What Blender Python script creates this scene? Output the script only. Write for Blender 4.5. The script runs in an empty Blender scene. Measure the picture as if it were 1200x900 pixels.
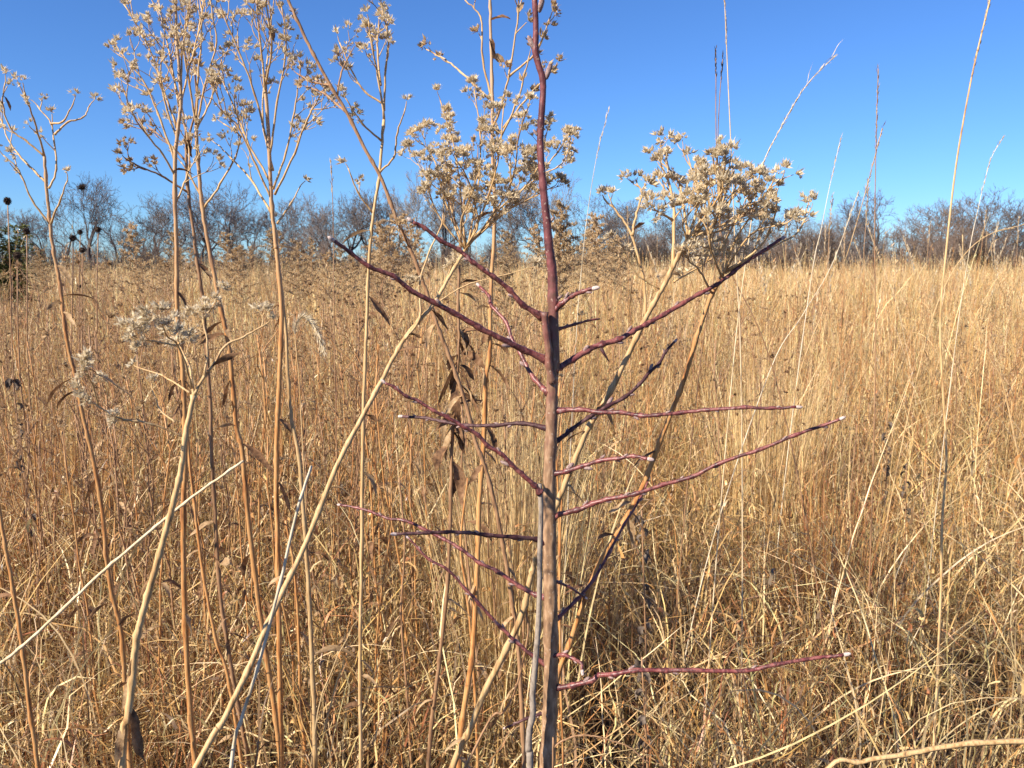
import bpy, math, random
import numpy as np
from mathutils import Vector, Matrix

random.seed(11)
RNG = np.random.default_rng(7)
PI = math.pi
scene = bpy.context.scene
COL = scene.collection

# ------------------------------------------------------------------ camera
F = 960.0            # focal length in pixels of the 1200 px wide photograph
H = 1.45             # eye height
HORIZON = 307.0
PITCH = math.atan((450 - HORIZON) / F)
FW = Vector((0, math.cos(PITCH), -math.sin(PITCH)))
UPV = Vector((0, math.sin(PITCH), math.cos(PITCH)))


def at(px, py, Y):
    d = Vector((1, 0, 0)) * ((px - 600) / F) + UPV * ((450 - py) / F) + FW
    t = Y / d.y
    return Vector((0, 0, H)) + d * t


def px(n, Y):
    return n * Y / F


cam_d = bpy.data.cameras.new('camera')
cam = bpy.data.objects.new('camera', cam_d)
COL.objects.link(cam)
cam.location = (0, 0, H)
cam.rotation_euler = (PI / 2 - PITCH, 0, 0)
cam_d.sensor_width = 36
cam_d.lens = F / 1200 * 36
cam_d.clip_start = 0.05
cam_d.clip_end = 6000
cam_d.dof.use_dof = True
cam_d.dof.focus_distance = 1.35
cam_d.dof.aperture_fstop = 17
scene.camera = cam

# ------------------------------------------------------------------ light
SUN_EL, SUN_AZ = 36.0, -128.0      # azimuth measured from +Y (view direction) clockwise; behind and to the left
az, el = math.radians(SUN_AZ), math.radians(SUN_EL)
sun_dir = Vector((math.sin(az) * math.cos(el), math.cos(az) * math.cos(el), math.sin(el)))
ld = bpy.data.lights.new('sun', 'SUN')
ld.energy = 4.9
ld.angle = math.radians(0.53)
ld.color = (1.0, 0.9, 0.76)
lo = bpy.data.objects.new('sun', ld)
COL.objects.link(lo)
lo.rotation_euler = (-sun_dir).to_track_quat('-Z', 'Y').to_euler()

w = bpy.data.worlds.new('World')
scene.world = w
w.use_nodes = True
wn = w.node_tree
wn.nodes.clear()
sky = wn.nodes.new('ShaderNodeTexSky')
sky.sky_type = 'NISHITA'
sky.sun_disc = False
sky.sun_elevation = el
sky.sun_rotation = az
sky.altitude = 300
sky.air_density = 1.0
sky.dust_density = 0.0
sky.ozone_density = 3.2
bg = wn.nodes.new('ShaderNodeBackground')
bg.inputs['Strength'].default_value = 0.082
wo = wn.nodes.new('ShaderNodeOutputWorld')
tint = wn.nodes.new('ShaderNodeMixRGB')      # deep winter blue of very clean air
tint.blend_type = 'MULTIPLY'
tint.inputs[0].default_value = 1
tint.inputs[2].default_value = (.40, .64, 1.0, 1)
wn.links.new(sky.outputs[0], tint.inputs[1])
wn.links.new(tint.outputs[0], bg.inputs[0])
wn.links.new(bg.outputs[0], wo.inputs[0])

scene.view_settings.view_transform = 'Standard'
scene.view_settings.look = 'None'
scene.view_settings.exposure = 0.97
scene.view_settings.gamma = 1
scene.view_settings.use_curve_mapping = False
scene.render.engine = 'CYCLES'
scene.cycles.max_bounces = 5
scene.cycles.diffuse_bounces = 3
scene.cycles.glossy_bounces = 2
scene.cycles.transmission_bounces = 3
scene.cycles.transparent_max_bounces = 4

# ------------------------------------------------------------------ materials
def new_mat(name):
    m = bpy.data.materials.new(name)
    m.use_nodes = True
    nt = m.node_tree
    nt.nodes.clear()
    return m, nt, nt.nodes, nt.links


def plant_mat(name, cols, scale=60, rough=0.7, spec=0.25, trans=0.0, bump=0.15, stretch=1.0, jitter=0.12):
    """noise mixed between two or three of the thing's own colours"""
    m, nt, N, L = new_mat(name)
    out = N.new('ShaderNodeOutputMaterial')
    b = N.new('ShaderNodeBsdfPrincipled')
    tc = N.new('ShaderNodeTexCoord')
    mp = N.new('ShaderNodeMapping')
    mp.inputs['Scale'].default_value = (1, 1, stretch)
    no = N.new('ShaderNodeTexNoise')
    no.inputs['Scale'].default_value = scale
    no.inputs['Detail'].default_value = 5
    no.inputs['Roughness'].default_value = 0.65
    cr = N.new('ShaderNodeValToRGB')
    el_ = cr.color_ramp.elements
    n = len(cols)
    el_[0].position = 0.32
    el_[0].color = (*cols[0], 1)
    el_[1].position = 0.68
    el_[1].color = (*cols[-1], 1)
    for i in range(1, n - 1):
        e = el_.new(0.32 + 0.36 * i / (n - 1))
        e.color = (*cols[i], 1)
    L.new(tc.outputs['Object'], mp.inputs[0])
    L.new(mp.outputs[0], no.inputs['Vector'])
    L.new(no.outputs['Fac'], cr.inputs[0])
    oi = N.new('ShaderNodeObjectInfo')
    hv = N.new('ShaderNodeHueSaturation')
    mr = N.new('ShaderNodeMapRange')
    mr.inputs['To Min'].default_value = 1 - jitter
    mr.inputs['To Max'].default_value = 1 + jitter
    L.new(oi.outputs['Random'], mr.inputs['Value'])
    L.new(mr.outputs[0], hv.inputs['Value'])
    L.new(cr.outputs[0], hv.inputs['Color'])
    L.new(hv.outputs[0], b.inputs['Base Color'])
    b.inputs['Roughness'].default_value = rough
    b.inputs['Specular IOR Level'].default_value = spec
    if bump:
        bp = N.new('ShaderNodeBump')
        bp.inputs['Strength'].default_value = bump
        bp.inputs['Distance'].default_value = 0.002
        L.new(no.outputs['Fac'], bp.inputs['Height'])
        L.new(bp.outputs[0], b.inputs['Normal'])
    if trans > 0:
        tr = N.new('ShaderNodeBsdfTranslucent')
        L.new(hv.outputs[0], tr.inputs[0])
        mx = N.new('ShaderNodeMixShader')
        mx.inputs[0].default_value = trans
        L.new(b.outputs[0], mx.inputs[1])
        L.new(tr.outputs[0], mx.inputs[2])
        L.new(mx.outputs[0], out.inputs[0])
    else:
        L.new(b.outputs[0], out.inputs[0])
    return m


def grass_mat(name, trans=0.22, rough=0.42):
    m, nt, N, L = new_mat(name)
    out = N.new('ShaderNodeOutputMaterial')
    b = N.new('ShaderNodeBsdfPrincipled')
    a = N.new('ShaderNodeAttribute')
    a.attribute_name = 'Col'
    tc = N.new('ShaderNodeTexCoord')
    no = N.new('ShaderNodeTexNoise')
    no.inputs['Scale'].default_value = 45
    no.inputs['Detail'].default_value = 3
    mr = N.new('ShaderNodeMapRange')
    mr.inputs['From Min'].default_value = 0.3
    mr.inputs['From Max'].default_value = 0.7
    mr.inputs['To Min'].default_value = 0.72
    mr.inputs['To Max'].default_value = 1.25
    hv = N.new('ShaderNodeHueSaturation')
    L.new(tc.outputs['Object'], no.inputs['Vector'])
    L.new(no.outputs['Fac'], mr.inputs['Value'])
    L.new(mr.outputs[0], hv.inputs['Value'])
    L.new(a.outputs['Color'], hv.inputs['Color'])
    L.new(hv.outputs[0], b.inputs['Base Color'])
    b.inputs['Roughness'].default_value = rough
    b.inputs['Specular IOR Level'].default_value = 0.5
    tr = N.new('ShaderNodeBsdfTranslucent')
    L.new(hv.outputs[0], tr.inputs[0])
    mx = N.new('ShaderNodeMixShader')
    mx.inputs[0].default_value = trans
    L.new(b.outputs[0], mx.inputs[1])
    L.new(tr.outputs[0], mx.inputs[2])
    L.new(mx.outputs[0], out.inputs[0])
    return m


def tone_by_height(m, top, z0, z1):
    """the dead stems weather from orange near the ground to pale straw higher up"""
    nt = m.node_tree; N = nt.nodes; L = nt.links
    b = next(n for n in N if n.type == 'BSDF_PRINCIPLED')
    src = b.inputs['Base Color'].links[0].from_socket
    g = N.new('ShaderNodeNewGeometry'); sx = N.new('ShaderNodeSeparateXYZ'); mr = N.new('ShaderNodeMapRange')
    mr.inputs['From Min'].default_value = z0; mr.inputs['From Max'].default_value = z1
    mr.inputs['To Max'].default_value = .85
    mx = N.new('ShaderNodeMixRGB'); mx.inputs[2].default_value = (*top, 1)
    L.new(g.outputs['Position'], sx.inputs[0]); L.new(sx.outputs['Z'], mr.inputs['Value']); L.new(mr.outputs[0], mx.inputs[0])
    L.new(src, mx.inputs[1]); L.new(mx.outputs[0], b.inputs['Base Color'])


def bark_mat():
    """sapling trunk: grey-brown old wood low down, maroon young wood towards the top, pale lenticels"""
    m, nt, N, L = new_mat('sapling_bark')
    out = N.new('ShaderNodeOutputMaterial')
    b = N.new('ShaderNodeBsdfPrincipled')
    g = N.new('ShaderNodeNewGeometry')
    sx = N.new('ShaderNodeSeparateXYZ')
    L.new(g.outputs['Position'], sx.inputs[0])
    tc = N.new('ShaderNodeTexCoord')
    n1 = N.new('ShaderNodeTexNoise'); n1.inputs['Scale'].default_value = 95; n1.inputs['Detail'].default_value = 7
    L.new(tc.outputs['Object'], n1.inputs['Vector'])
    ad = N.new('ShaderNodeMath'); ad.operation = 'MULTIPLY_ADD'
    ad.inputs[1].default_value = 0.16
    L.new(n1.outputs['Fac'], ad.inputs[0]); L.new(sx.outputs['Z'], ad.inputs[2])
    mr = N.new('ShaderNodeMapRange')
    mr.inputs['From Min'].default_value = H - 0.29 + .08
    mr.inputs['From Max'].default_value = H + 0.0 + .08
    L.new(ad.outputs[0], mr.inputs['Value'])
    lowr = N.new('ShaderNodeValToRGB')
    e = lowr.color_ramp.elements
    e[0].position = .32; e[0].color = (0.15, 0.09, 0.055, 1)
    e[1].position = .66; e[1].color = (0.44, 0.285, 0.17, 1)
    x = e.new(.5); x.color = (0.28, 0.165, 0.09, 1)
    mp = N.new('ShaderNodeMapping'); mp.inputs['Scale'].default_value = (1, 1, .35)
    n2 = N.new('ShaderNodeTexNoise'); n2.inputs['Scale'].default_value = 140; n2.inputs['Detail'].default_value = 5
    L.new(tc.outputs['Object'], mp.inputs[0]); L.new(mp.outputs[0], n2.inputs['Vector']); L.new(n2.outputs['Fac'], lowr.inputs[0])
    hir = N.new('ShaderNodeValToRGB')
    e = hir.color_ramp.elements
    e[0].position = .3; e[0].color = (0.055, 0.016, 0.018, 1)
    e[1].position = .72; e[1].color = (0.24, 0.075, 0.07, 1)
    L.new(n1.outputs['Fac'], hir.inputs[0])
    mx = N.new('ShaderNodeMixRGB')
    L.new(mr.outputs[0], mx.inputs[0]); L.new(lowr.outputs[0], mx.inputs[1]); L.new(hir.outputs[0], mx.inputs[2])
    vo = N.new('ShaderNodeTexVoronoi'); vo.inputs['Scale'].default_value = 150; vo.inputs['Randomness'].default_value = 1
    L.new(tc.outputs['Object'], vo.inputs['Vector'])
    lt = N.new('ShaderNodeMath'); lt.operation = 'LESS_THAN'; 
    n3 = N.new('ShaderNodeTexNoise'); n3.inputs['Scale'].default_value = 240
    L.new(tc.outputs['Object'], n3.inputs['Vector'])
    th = N.new('ShaderNodeMath'); th.operation = 'MULTIPLY_ADD'; th.inputs[1].default_value = 1.6; th.inputs[2].default_value = -.7
    L.new(n3.outputs['Fac'], th.inputs[0]); L.new(th.outputs[0], lt.inputs[1])
    L.new(vo.outputs['Distance'], lt.inputs[0])
    ml = N.new('ShaderNodeMath'); ml.operation = 'MULTIPLY'; ml.inputs[1].default_value = 0.4
    L.new(lt.outputs[0], ml.inputs[0])
    m2 = N.new('ShaderNodeMixRGB'); m2.inputs[2].default_value = (0.55, 0.43, 0.32, 1)
    L.new(ml.outputs[0], m2.inputs[0]); L.new(mx.outputs[0], m2.inputs[1])
    L.new(m2.outputs[0], b.inputs['Base Color'])
    b.inputs['Roughness'].default_value = 0.5
    b.inputs['Specular IOR Level'].default_value = 0.35
    bp = N.new('ShaderNodeBump'); bp.inputs['Strength'].default_value = .8; bp.inputs['Distance'].default_value = .002
    L.new(n2.outputs['Fac'], bp.inputs['Height']); L.new(bp.outputs[0], b.inputs['Normal'])
    L.new(b.outputs[0], out.inputs[0])
    return m


M = {}
M['bark'] = bark_mat()
M['twig_red'] = plant_mat('red_twig_bark', [(.04, .013, .013), (.15, .032, .032), (.25, .085, .07), (.055, .018, .018), (.20, .05, .045), (.33, .2, .18)], 48, .4, .45, 0, .9, .8)
M['twig_dark'] = plant_mat('dark_twig_bark', [(.03, .012, .014), (.075, .026, .028), (.05, .02, .02), (.15, .075, .07), (.06, .025, .024)], 55, .55, .3, 0, .9, 1)
M['grey_stem'] = plant_mat('grey_shoot_bark', [(.13, .1, .08), (.33, .27, .21), (.17, .13, .1)], 90, .75, .2, 0, .7, .4)
M['bud'] = plant_mat('fuzzy_bud', [(.16, .08, .075), (.42, .32, .28)], 300, .8, .2, 0, .5)
M['bud_tip'] = plant_mat('pale_tip_bud', [(.3, .2, .18), (.66, .56, .5)], 300, .8, .2, 0, .5)
M['stem_tan'] = plant_mat('tan_dry_stem', [(.26, .14, .06), (.48, .3, .13), (.58, .4, .2), (.36, .2, .08)], 120, .55, .3, 0, .6, .12)
M['stem_pale'] = plant_mat('pale_dry_stem', [(.36, .24, .13), (.6, .44, .25), (.7, .56, .36), (.42, .29, .15)], 120, .55, .3, 0, .6, .12)
M['stem_orange'] = plant_mat('orange_dry_stem', [(.14, .055, .025), (.42, .18, .055), (.5, .28, .11), (.28, .1, .035)], 110, .5, .35, 0, .6, .12)
tone_by_height(M['stem_orange'], (.46, .32, .19), 1.3, 1.75)
M['stem_brown'] = plant_mat('brown_dry_stem', [(.09, .05, .03), (.27, .145, .07), (.36, .21, .11), (.2, .1, .05)], 110, .6, .3, 0, .6, .12)
M['stem_white'] = plant_mat('bleached_stem', [(.36, .27, .16), (.6, .5, .34), (.7, .6, .44), (.46, .36, .22)], 50, .6, .2, 0, .5, .12)
M['head_cream'] = plant_mat('cream_seed_husk', [(.42, .30, .16), (.72, .60, .40), (.85, .78, .62)], 190, .8, .15, .38, 0, 1)
M['head_tan'] = plant_mat('tan_seed_husk', [(.33, .21, .11), (.58, .42, .23), (.72, .58, .38)], 190, .8, .15, .3, 0, 1)
M['head_dark'] = plant_mat('dark_seed_cone', [(.018, .012, .01), (.07, .045, .03)], 160, .85, .1, 0, .4, 1)
M['leaf_brown'] = plant_mat('curled_brown_leaf', [(.06, .03, .018), (.2, .105, .05), (.33, .19, .1)], 90, .7, .2, .2, .8, 1)
M['leaf_tan'] = plant_mat('curled_tan_leaf', [(.22, .13, .065), (.46, .3, .155), (.58, .42, .25)], 90, .7, .2, .28, .8, 1)
M['leaf_grey'] = plant_mat('withered_grey_leaf', [(.045, .033, .026), (.14, .105, .08), (.22, .175, .13)], 90, .8, .2, .15, .8, 1)
M['tree_bark'] = plant_mat('grey_tree_bark', [(.05, .042, .038), (.11, .092, .084)], 4, .9, .1, 0, 0, .3, .2)
M['tree_twigs'] = plant_mat('bare_twigs', [(.12, .1, .093), (.21, .18, .168)], 2, .9, .1, 0, 0, 1, .2)
M['brush_twigs'] = plant_mat('brown_brush_twigs', [(.14, .1, .078), (.25, .19, .15)], 2, .9, .1, 0, 0, 1, .2)
M['pale_twigs'] = plant_mat('pale_bare_twigs', [(.26, .21, .17), (.38, .32, .26)], 2, .9, .1, 0, 0, 1, .1)
M['green_leaf'] = plant_mat('olive_foliage', [(.06, .07, .02), (.16, .16, .045)], 20, .7, .2, .2, 0)
M['grass'] = grass_mat('dry_grass_blades')


# ------------------------------------------------------------------ mesh helpers
class MB:
    def __init__(s):
        s.v = []; s.f = []

    def tube(s, pts, rad, sides=6, cap=True, rib=0.0):
        """one continuous tube through pts with a radius at each"""
        n = len(pts)
        if n < 2:
            return
        base = len(s.v)
        up = None
        for i in range(n):
            t = (pts[min(i + 1, n - 1)] - pts[max(i - 1, 0)])
            if t.length < 1e-9:
                t = Vector((0, 0, 1))
            t.normalize()
            if up is None:
                a = Vector((1, 0, 0)) if abs(t.x) < 0.8 else Vector((0, 1, 0))
                up = (a - t * a.dot(t)).normalized()
            else:
                up = up - t * up.dot(t)
                up = up.normalized() if up.length > 1e-6 else t.orthogonal().normalized()
            bi = t.cross(up)
            for k in range(sides):
                a = 2 * PI * k / sides
                s.v.append(pts[i] + (up * math.cos(a) + bi * math.sin(a)) * rad[i] * (1 + (rib if k % 2 else -rib)))
        for i in range(n - 1):
            for k in range(sides):
                a = base + i * sides + k
                b = base + i * sides + (k + 1) % sides
                s.f.append((a, b, b + sides, a + sides))
        if cap:
            s.f.append(tuple(base + k for k in reversed(range(sides))))
            s.f.append(tuple(base + (n - 1) * sides + k for k in range(sides)))

    def quad(s, a, b, c, d):
        i = len(s.v)
        s.v += [a, b, c, d]
        s.f.append((i, i + 1, i + 2, i + 3))

    def tri(s, a, b, c):
        i = len(s.v)
        s.v += [a, b, c]
        s.f.append((i, i + 1, i + 2))

    def blob(s, c, r, ax=None, stretch=1.0, seg=6, rings=4, jit=0.0):
        ax = (ax or Vector((0, 0, 1))).normalized()
        u = ax.orthogonal().normalized(); v = ax.cross(u)
        base = len(s.v)
        s.v.append(c - ax * r * stretch)
        for i in range(1, rings):
            th = PI * i / rings
            for k in range(seg):
                a = 2 * PI * k / seg
                rr = r * (1 + random.uniform(-jit, jit))
                s.v.append(c - ax * math.cos(th) * rr * stretch + (u * math.cos(a) + v * math.sin(a)) * math.sin(th) * rr)
        s.v.append(c + ax * r * stretch)
        for k in range(seg):
            s.f.append((base, base + 1 + (k + 1) % seg, base + 1 + k))
        for i in range(rings - 2):
            for k in range(seg):
                a = base + 1 + i * seg + k; b = base + 1 + i * seg + (k + 1) % seg
                s.f.append((a, b, b + seg, a + seg))
        top = len(s.v) - 1
        o = base + 1 + (rings - 2) * seg
        for k in range(seg):
            s.f.append((o + k, o + (k + 1) % seg, top))

    def leaf(s, p, d, length, width, curl=1.0, droop=1.0, seg=7, fold=.35):
        """a folded, curling lance-shaped leaf"""
        d = d.normalized()
        side = d.cross(Vector((0, 0, 1)))
        side = side.normalized() if side.length > .05 else Vector((1, 0, 0))
        base = len(s.v)
        pos = p.copy()
        tw = random.uniform(-1, 1) * curl
        for i in range(seg + 1):
            t = i / seg
            wd = (width * (math.sin(PI * min(1, t ** .75 * .97 + .03))) * .5 + width * .02) * random.uniform(.7, 1.25)
            nrm = side.cross(d).normalized()
            rot = Matrix.Rotation(tw * t * 2.2, 3, d)
            sd = rot @ side; nn = rot @ nrm
            s.v += [pos - sd * wd + nn * wd * fold, pos.copy(), pos + sd * wd + nn * wd * fold]
            pos = pos + d * (length / seg)
            d = (d + Vector((random.uniform(-.12, .12), random.uniform(-.12, .12), -.28 * droop)) * (7 / seg) + Vector((random.gauss(0, .1), random.gauss(0, .1), random.gauss(0, .1))) * curl).normalized()
            side = (side - d * side.dot(d)).normalized()
        for i in range(seg):
            a = base + i * 3
            s.f += [(a, a + 1, a + 4, a + 3), (a + 1, a + 2, a + 5, a + 4)]

    def husk(s, p, d, r):
        """one small open seed husk: a ragged cup of narrow pointed bracts and a few bristles"""
        d = d.normalized()
        u = d.orthogonal().normalized(); v = d.cross(u)
        a0 = random.uniform(0, 6.28)
        n = random.randint(5, 8)
        for k in range(n):
            a = a0 + k * 2 * PI / n + random.uniform(-.4, .4)
            q = u * math.cos(a) + v * math.sin(a)
            w_ = (u * -math.sin(a) + v * math.cos(a)) * r * random.uniform(.13, .34)
            op = random.uniform(.2, 1.15)
            lg = random.uniform(.6, 1.25)
            m_ = p + d * r * .55 * lg + q * r * .5 * op
            s.v += [p.copy(), m_ - w_, m_ + w_, p + d * r * random.uniform(.8, 1.6) * lg + q * r * random.uniform(.5, 1.3) * op]
            i = len(s.v) - 4
            s.f += [(i, i + 2, i + 3, i + 1)]
        for k in range(3):
            q = (d + u * random.gauss(0, .7) + v * random.gauss(0, .7)).normalized()
            w_ = q.cross(u + v * .3).normalized() * r * .04
            s.v += [p - w_, p + w_, p + q * r * random.uniform(1.3, 2.1)]
            i = len(s.v) - 3
            s.f += [(i, i + 1, i + 2)]

    def build(s, name, mat, parent=None, origin=None, smooth=True):
        me = bpy.data.meshes.new(name)
        o = origin or Vector((0, 0, 0))
        me.from_pydata([tuple(p - o) for p in s.v], [], s.f)
        if smooth and len(me.polygons):
            me.polygons.foreach_set('use_smooth', [True] * len(me.polygons))
        me.materials.append(mat)
        me.update()
        ob = bpy.data.objects.new(name, me)
        COL.objects.link(ob)
        if parent:
            ob.parent = parent
        return ob


def thing(name, label, cat, loc=(0, 0, 0), group=None):
    o = bpy.data.objects.new(name, None)
    COL.objects.link(o)
    o.location = loc
    o.empty_display_size = .05
    o['label'] = label
    o['category'] = cat
    if group:
        o['group'] = group
    return o


def smooth_path(pts, sub=4):
    """Catmull-Rom"""
    if len(pts) < 3:
        a, b = pts[0], pts[-1]
        return [a.lerp(b, i / sub) for i in range(sub + 1)]
    P = [pts[0] * 2 - pts[1]] + list(pts) + [pts[-1] * 2 - pts[-2]]
    out = []
    for i in range(1, len(P) - 2):
        p0, p1, p2, p3 = P[i - 1:i + 3]
        for k in range(sub):
            t = k / sub
            out.append(.5 * ((2 * p1) + (-p0 + p2) * t + (2 * p0 - 5 * p1 + 4 * p2 - p3) * t * t + (-p0 + 3 * p1 - 3 * p2 + p3) * t ** 3))
    out.append(P[-2])
    return out


def taper(n, r0, r1, knots=0.0):
    return [(r0 + (r1 - r0) * i / (n - 1)) * (1 + (random.uniform(0, knots) if i % 5 == 0 else 0)) for i in range(n)]


def wob(pts, a):
    return [pts[0]] + [p + Vector((random.gauss(0, a), random.gauss(0, a), random.gauss(0, a))) for p in pts[1:-1]] + [pts[-1]]


def to_ground(pts, Y, spread=.5):
    """extend a stem (listed bottom first) down to the soil"""
    a, b = pts[0], pts[1]
    d = (a - b)
    if d.z > -1e-3:
        d = Vector((0, 0, -1))
    d = d / abs(d.z)
    dn = a.z
    mid = a + Vector((d.x * spread * dn * .4, d.y * spread * dn * .4, -dn * .45))
    base = Vector((mid.x + d.x * spread * .3 * dn, mid.y, -.02))
    return [base, mid] + list(pts)


# ------------------------------------------------------------------ ground and grass
def vnoise(x, y, s, seed=0):
    """smooth pseudo noise, about -1..1"""
    r = np.random.default_rng(seed)
    out = 0
    for k in range(6):
        a = r.uniform(0, 6.28); f = (1 + .7 * k) / s; ph = r.uniform(0, 6.28)
        out = out + np.sin((x * math.cos(a) + y * math.sin(a)) * f * 3 + ph + 1.3 * np.sin((x * math.sin(a) - y * math.cos(a)) * f * 1.9 + ph * 2)) / (1 + .5 * k)
    return out / 2.6


def np_mesh(name, co, quads, colr, mat):
    me = bpy.data.meshes.new(name)
    nv, nf = len(co), len(quads)
    me.vertices.add(nv)
    me.vertices.foreach_set('co', co.astype(np.float32).ravel())
    me.loops.add(nf * 4)
    me.polygons.add(nf)
    me.loops.foreach_set('vertex_index', quads.astype(np.int32).ravel())
    me.polygons.foreach_set('loop_start', np.arange(0, nf * 4, 4, dtype=np.int32))
    me.polygons.foreach_set('loop_total', np.full(nf, 4, dtype=np.int32))
    me.polygons.foreach_set('use_smooth', np.ones(nf, dtype=bool))
    me.update(calc_edges=True)
    if colr is not None:
        at_ = me.color_attributes.new('Col', 'FLOAT_COLOR', 'POINT')
        c4 = np.ones((nv, 4), dtype=np.float32)
        c4[:, :3] = colr
        at_.data.foreach_set('color', c4.ravel())
    me.materials.append(mat)
    ob = bpy.data.objects.new(name, me)
    COL.objects.link(ob)
    return ob


def ribbons(x, y, z, length, azm, th0, bend, width, col, K=4, power=1.0, wave=0.0, taperp=2.0, tipmin=.12, twist=1.5):
    """N ribbons of K segments: start point, length, azimuth of lean, start angle from vertical, total bend"""
    N = len(x)
    t = np.linspace(0, 1, K + 1)
    ca, sa = np.cos(azm), np.sin(azm)
    P = np.zeros((N, K + 1, 3))
    P[:, 0] = np.stack([x, y, z], 1)
    seg = length / K
    for i in range(K):
        tm = (i + .5) / K
        th = th0 + bend * tm ** power
        a2 = azm + wave * RNG.normal(0, 1, N)
        P[:, i + 1, 0] = P[:, i, 0] + np.sin(th) * np.cos(a2) * seg
        P[:, i + 1, 1] = P[:, i, 1] + np.sin(th) * np.sin(a2) * seg
        P[:, i + 1, 2] = np.maximum(P[:, i, 2] + np.cos(th) * seg, .01)
    phi = RNG.uniform(0, 2 * PI, N)[:, None] + twist * RNG.uniform(-1, 1, N)[:, None] * t[None, :]
    wv = width[:, None] * np.maximum(1 - t[None, :] ** taperp, tipmin) * .5
    S = np.stack([np.cos(phi), np.sin(phi), .35 * np.sin(phi * 2)], 2) * wv[:, :, None]
    V = np.stack([P - S, P + S], 2)            # N,K+1,2,3
    V = V.reshape(-1, 3)
    base = (np.arange(N) * (K + 1) * 2)[:, None]
    i = np.arange(K)[None, :] * 2
    q = np.stack([base + i, base + i + 1, base + i + 3, base + i + 2], 2).reshape(-1, 4)
    C = np.repeat(col, (K + 1) * 2, axis=0)
    return V, q, C, P


def joinr(name, parts, mat):
    off = 0; vs = []; qs = []; cs = []
    for p in parts:
        vs.append(p[0]); qs.append(p[1] + off); cs.append(p[2]); off += len(p[0])
    return np_mesh(name, np.concatenate(vs), np.concatenate(qs), np.concatenate(cs), mat)


PAL = np.array([
    (.64, .50, .30),   # pale straw
    (.56, .39, .19),   # straw gold
    (.50, .31, .13),   # gold
    (.42, .22, .09),   # orange brown
    (.33, .145, .075), # russet
    (.30, .20, .115),  # dull brown
    (.17, .115, .075), # dark litter
    (.40, .34, .17),   # olive straw
])


PAL = PAL * np.array([1.09, 1.035, .87])


def pal(N, wts, x=None, y=None, sd=3, jit=.13):
    wts = np.array(wts, float)
    wts /= wts.sum()
    idx = RNG.choice(len(PAL), N, p=wts)
    if x is not None:   # patches of one kind of grass
        nn = vnoise(x, y, 1.1, sd)
        pick = RNG.uniform(0, 1, N) < .35
        idx = np.where(pick & (nn > .35), 4, idx)
        idx = np.where(pick & (nn < -.4), 0, idx)
    c = PAL[idx] * RNG.normal(1, jit, N).clip(.55, 1.45)[:, None]
    c *= RNG.normal(1, .03, (N, 3))
    return c.clip(0.01, .85)


def scatter(N, y0, y1, clump=.0, nclump=None, margin=1.25, fade=1.0):
    """points in the view wedge (with room at both sides), clumped"""
    u = RNG.uniform(0, 1, N if not nclump else nclump)
    yy = np.sqrt(y0 ** 2 + u * (y1 ** 2 - y0 ** 2)) if fade == 1 else y0 * (y1 / y0) ** u
    hw = .66 * margin * yy + .5
    xx = RNG.uniform(-1, 1, len(yy)) * hw
    if nclump:
        k = RNG.integers(0, nclump, N)
        r = np.abs(RNG.normal(0, clump, N)); a = RNG.uniform(0, 2 * PI, N)
        return xx[k] + r * np.cos(a), yy[k] + r * np.sin(a), k, a
    return xx, yy, None, RNG.uniform(0, 2 * PI, N)


# soil and thatch sheet, finely dished near the camera and running on to the horizon
def ground():
    m, nt, N, L = new_mat('thatch_soil')
    out = N.new('ShaderNodeOutputMaterial'); b = N.new('ShaderNodeBsdfPrincipled')
    tc = N.new('ShaderNodeTexCoord')
    n1 = N.new('ShaderNodeTexNoise'); n1.inputs['Scale'].default_value = 9; n1.inputs['Detail'].default_value = 9; n1.inputs['Roughness'].default_value = .75
    n2 = N.new('ShaderNodeTexNoise'); n2.inputs['Scale'].default_value = .25; n2.inputs['Detail'].default_value = 4
    cr = N.new('ShaderNodeValToRGB')
    e = cr.color_ramp.elements
    e[0].position = .35; e[0].color = (.035, .024, .016, 1)
    e[1].position = .75; e[1].color = (.17, .11, .06, 1)
    cr2 = N.new('ShaderNodeValToRGB')
    e = cr2.color_ramp.elements
    e[0].position = .3; e[0].color = (.8, .8, .8, 1); e[1].position = .7; e[1].color = (1.25, 1.15, 1.05, 1)
    mu = N.new('ShaderNodeMixRGB'); mu.blend_type = 'MULTIPLY'; mu.inputs[0].default_value = 1
    L.new(tc.outputs['Object'], n1.inputs['Vector']); L.new(tc.outputs['Object'], n2.inputs['Vector'])
    L.new(n1.outputs['Fac'], cr.inputs[0]); L.new(n2.outputs['Fac'], cr2.inputs[0])
    L.new(cr.outputs[0], mu.inputs[1]); L.new(cr2.outputs[0], mu.inputs[2])
    L.new(mu.outputs[0], b.inputs['Base Color'])
    b.inputs['Roughness'].default_value = .95
    bp = N.new('ShaderNodeBump'); bp.inputs['Strength'].default_value = .9; bp.inputs['Distance'].default_value = .03
    L.new(n1.outputs['Fac'], bp.inputs['Height']); L.new(bp.outputs[0], b.inputs['Normal'])
    L.new(b.outputs[0], out.inputs[0])
    g = np.concatenate([-np.geomspace(3000, 12, 24), np.linspace(-11, 11, 56), np.geomspace(12, 3000, 24)])
    X, Y = np.meshgrid(g, g, indexing='ij')
    d = np.hypot(X, Y)
    Z = .03 * vnoise(X, Y, 1.2, 5) * np.clip(1 - d / 60, 0, 1) - .01
    co = np.stack([X, Y, Z], 2).reshape(-1, 3)
    n = len(g)
    i, j = np.meshgrid(np.arange(n - 1), np.arange(n - 1), indexing='ij')
    a = (i * n + j).ravel()
    q = np.stack([a, a + n, a + n + 1, a + 1], 1)
    o = np_mesh('ground', co, q, None, m)
    o['kind'] = 'structure'


ground()


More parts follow.
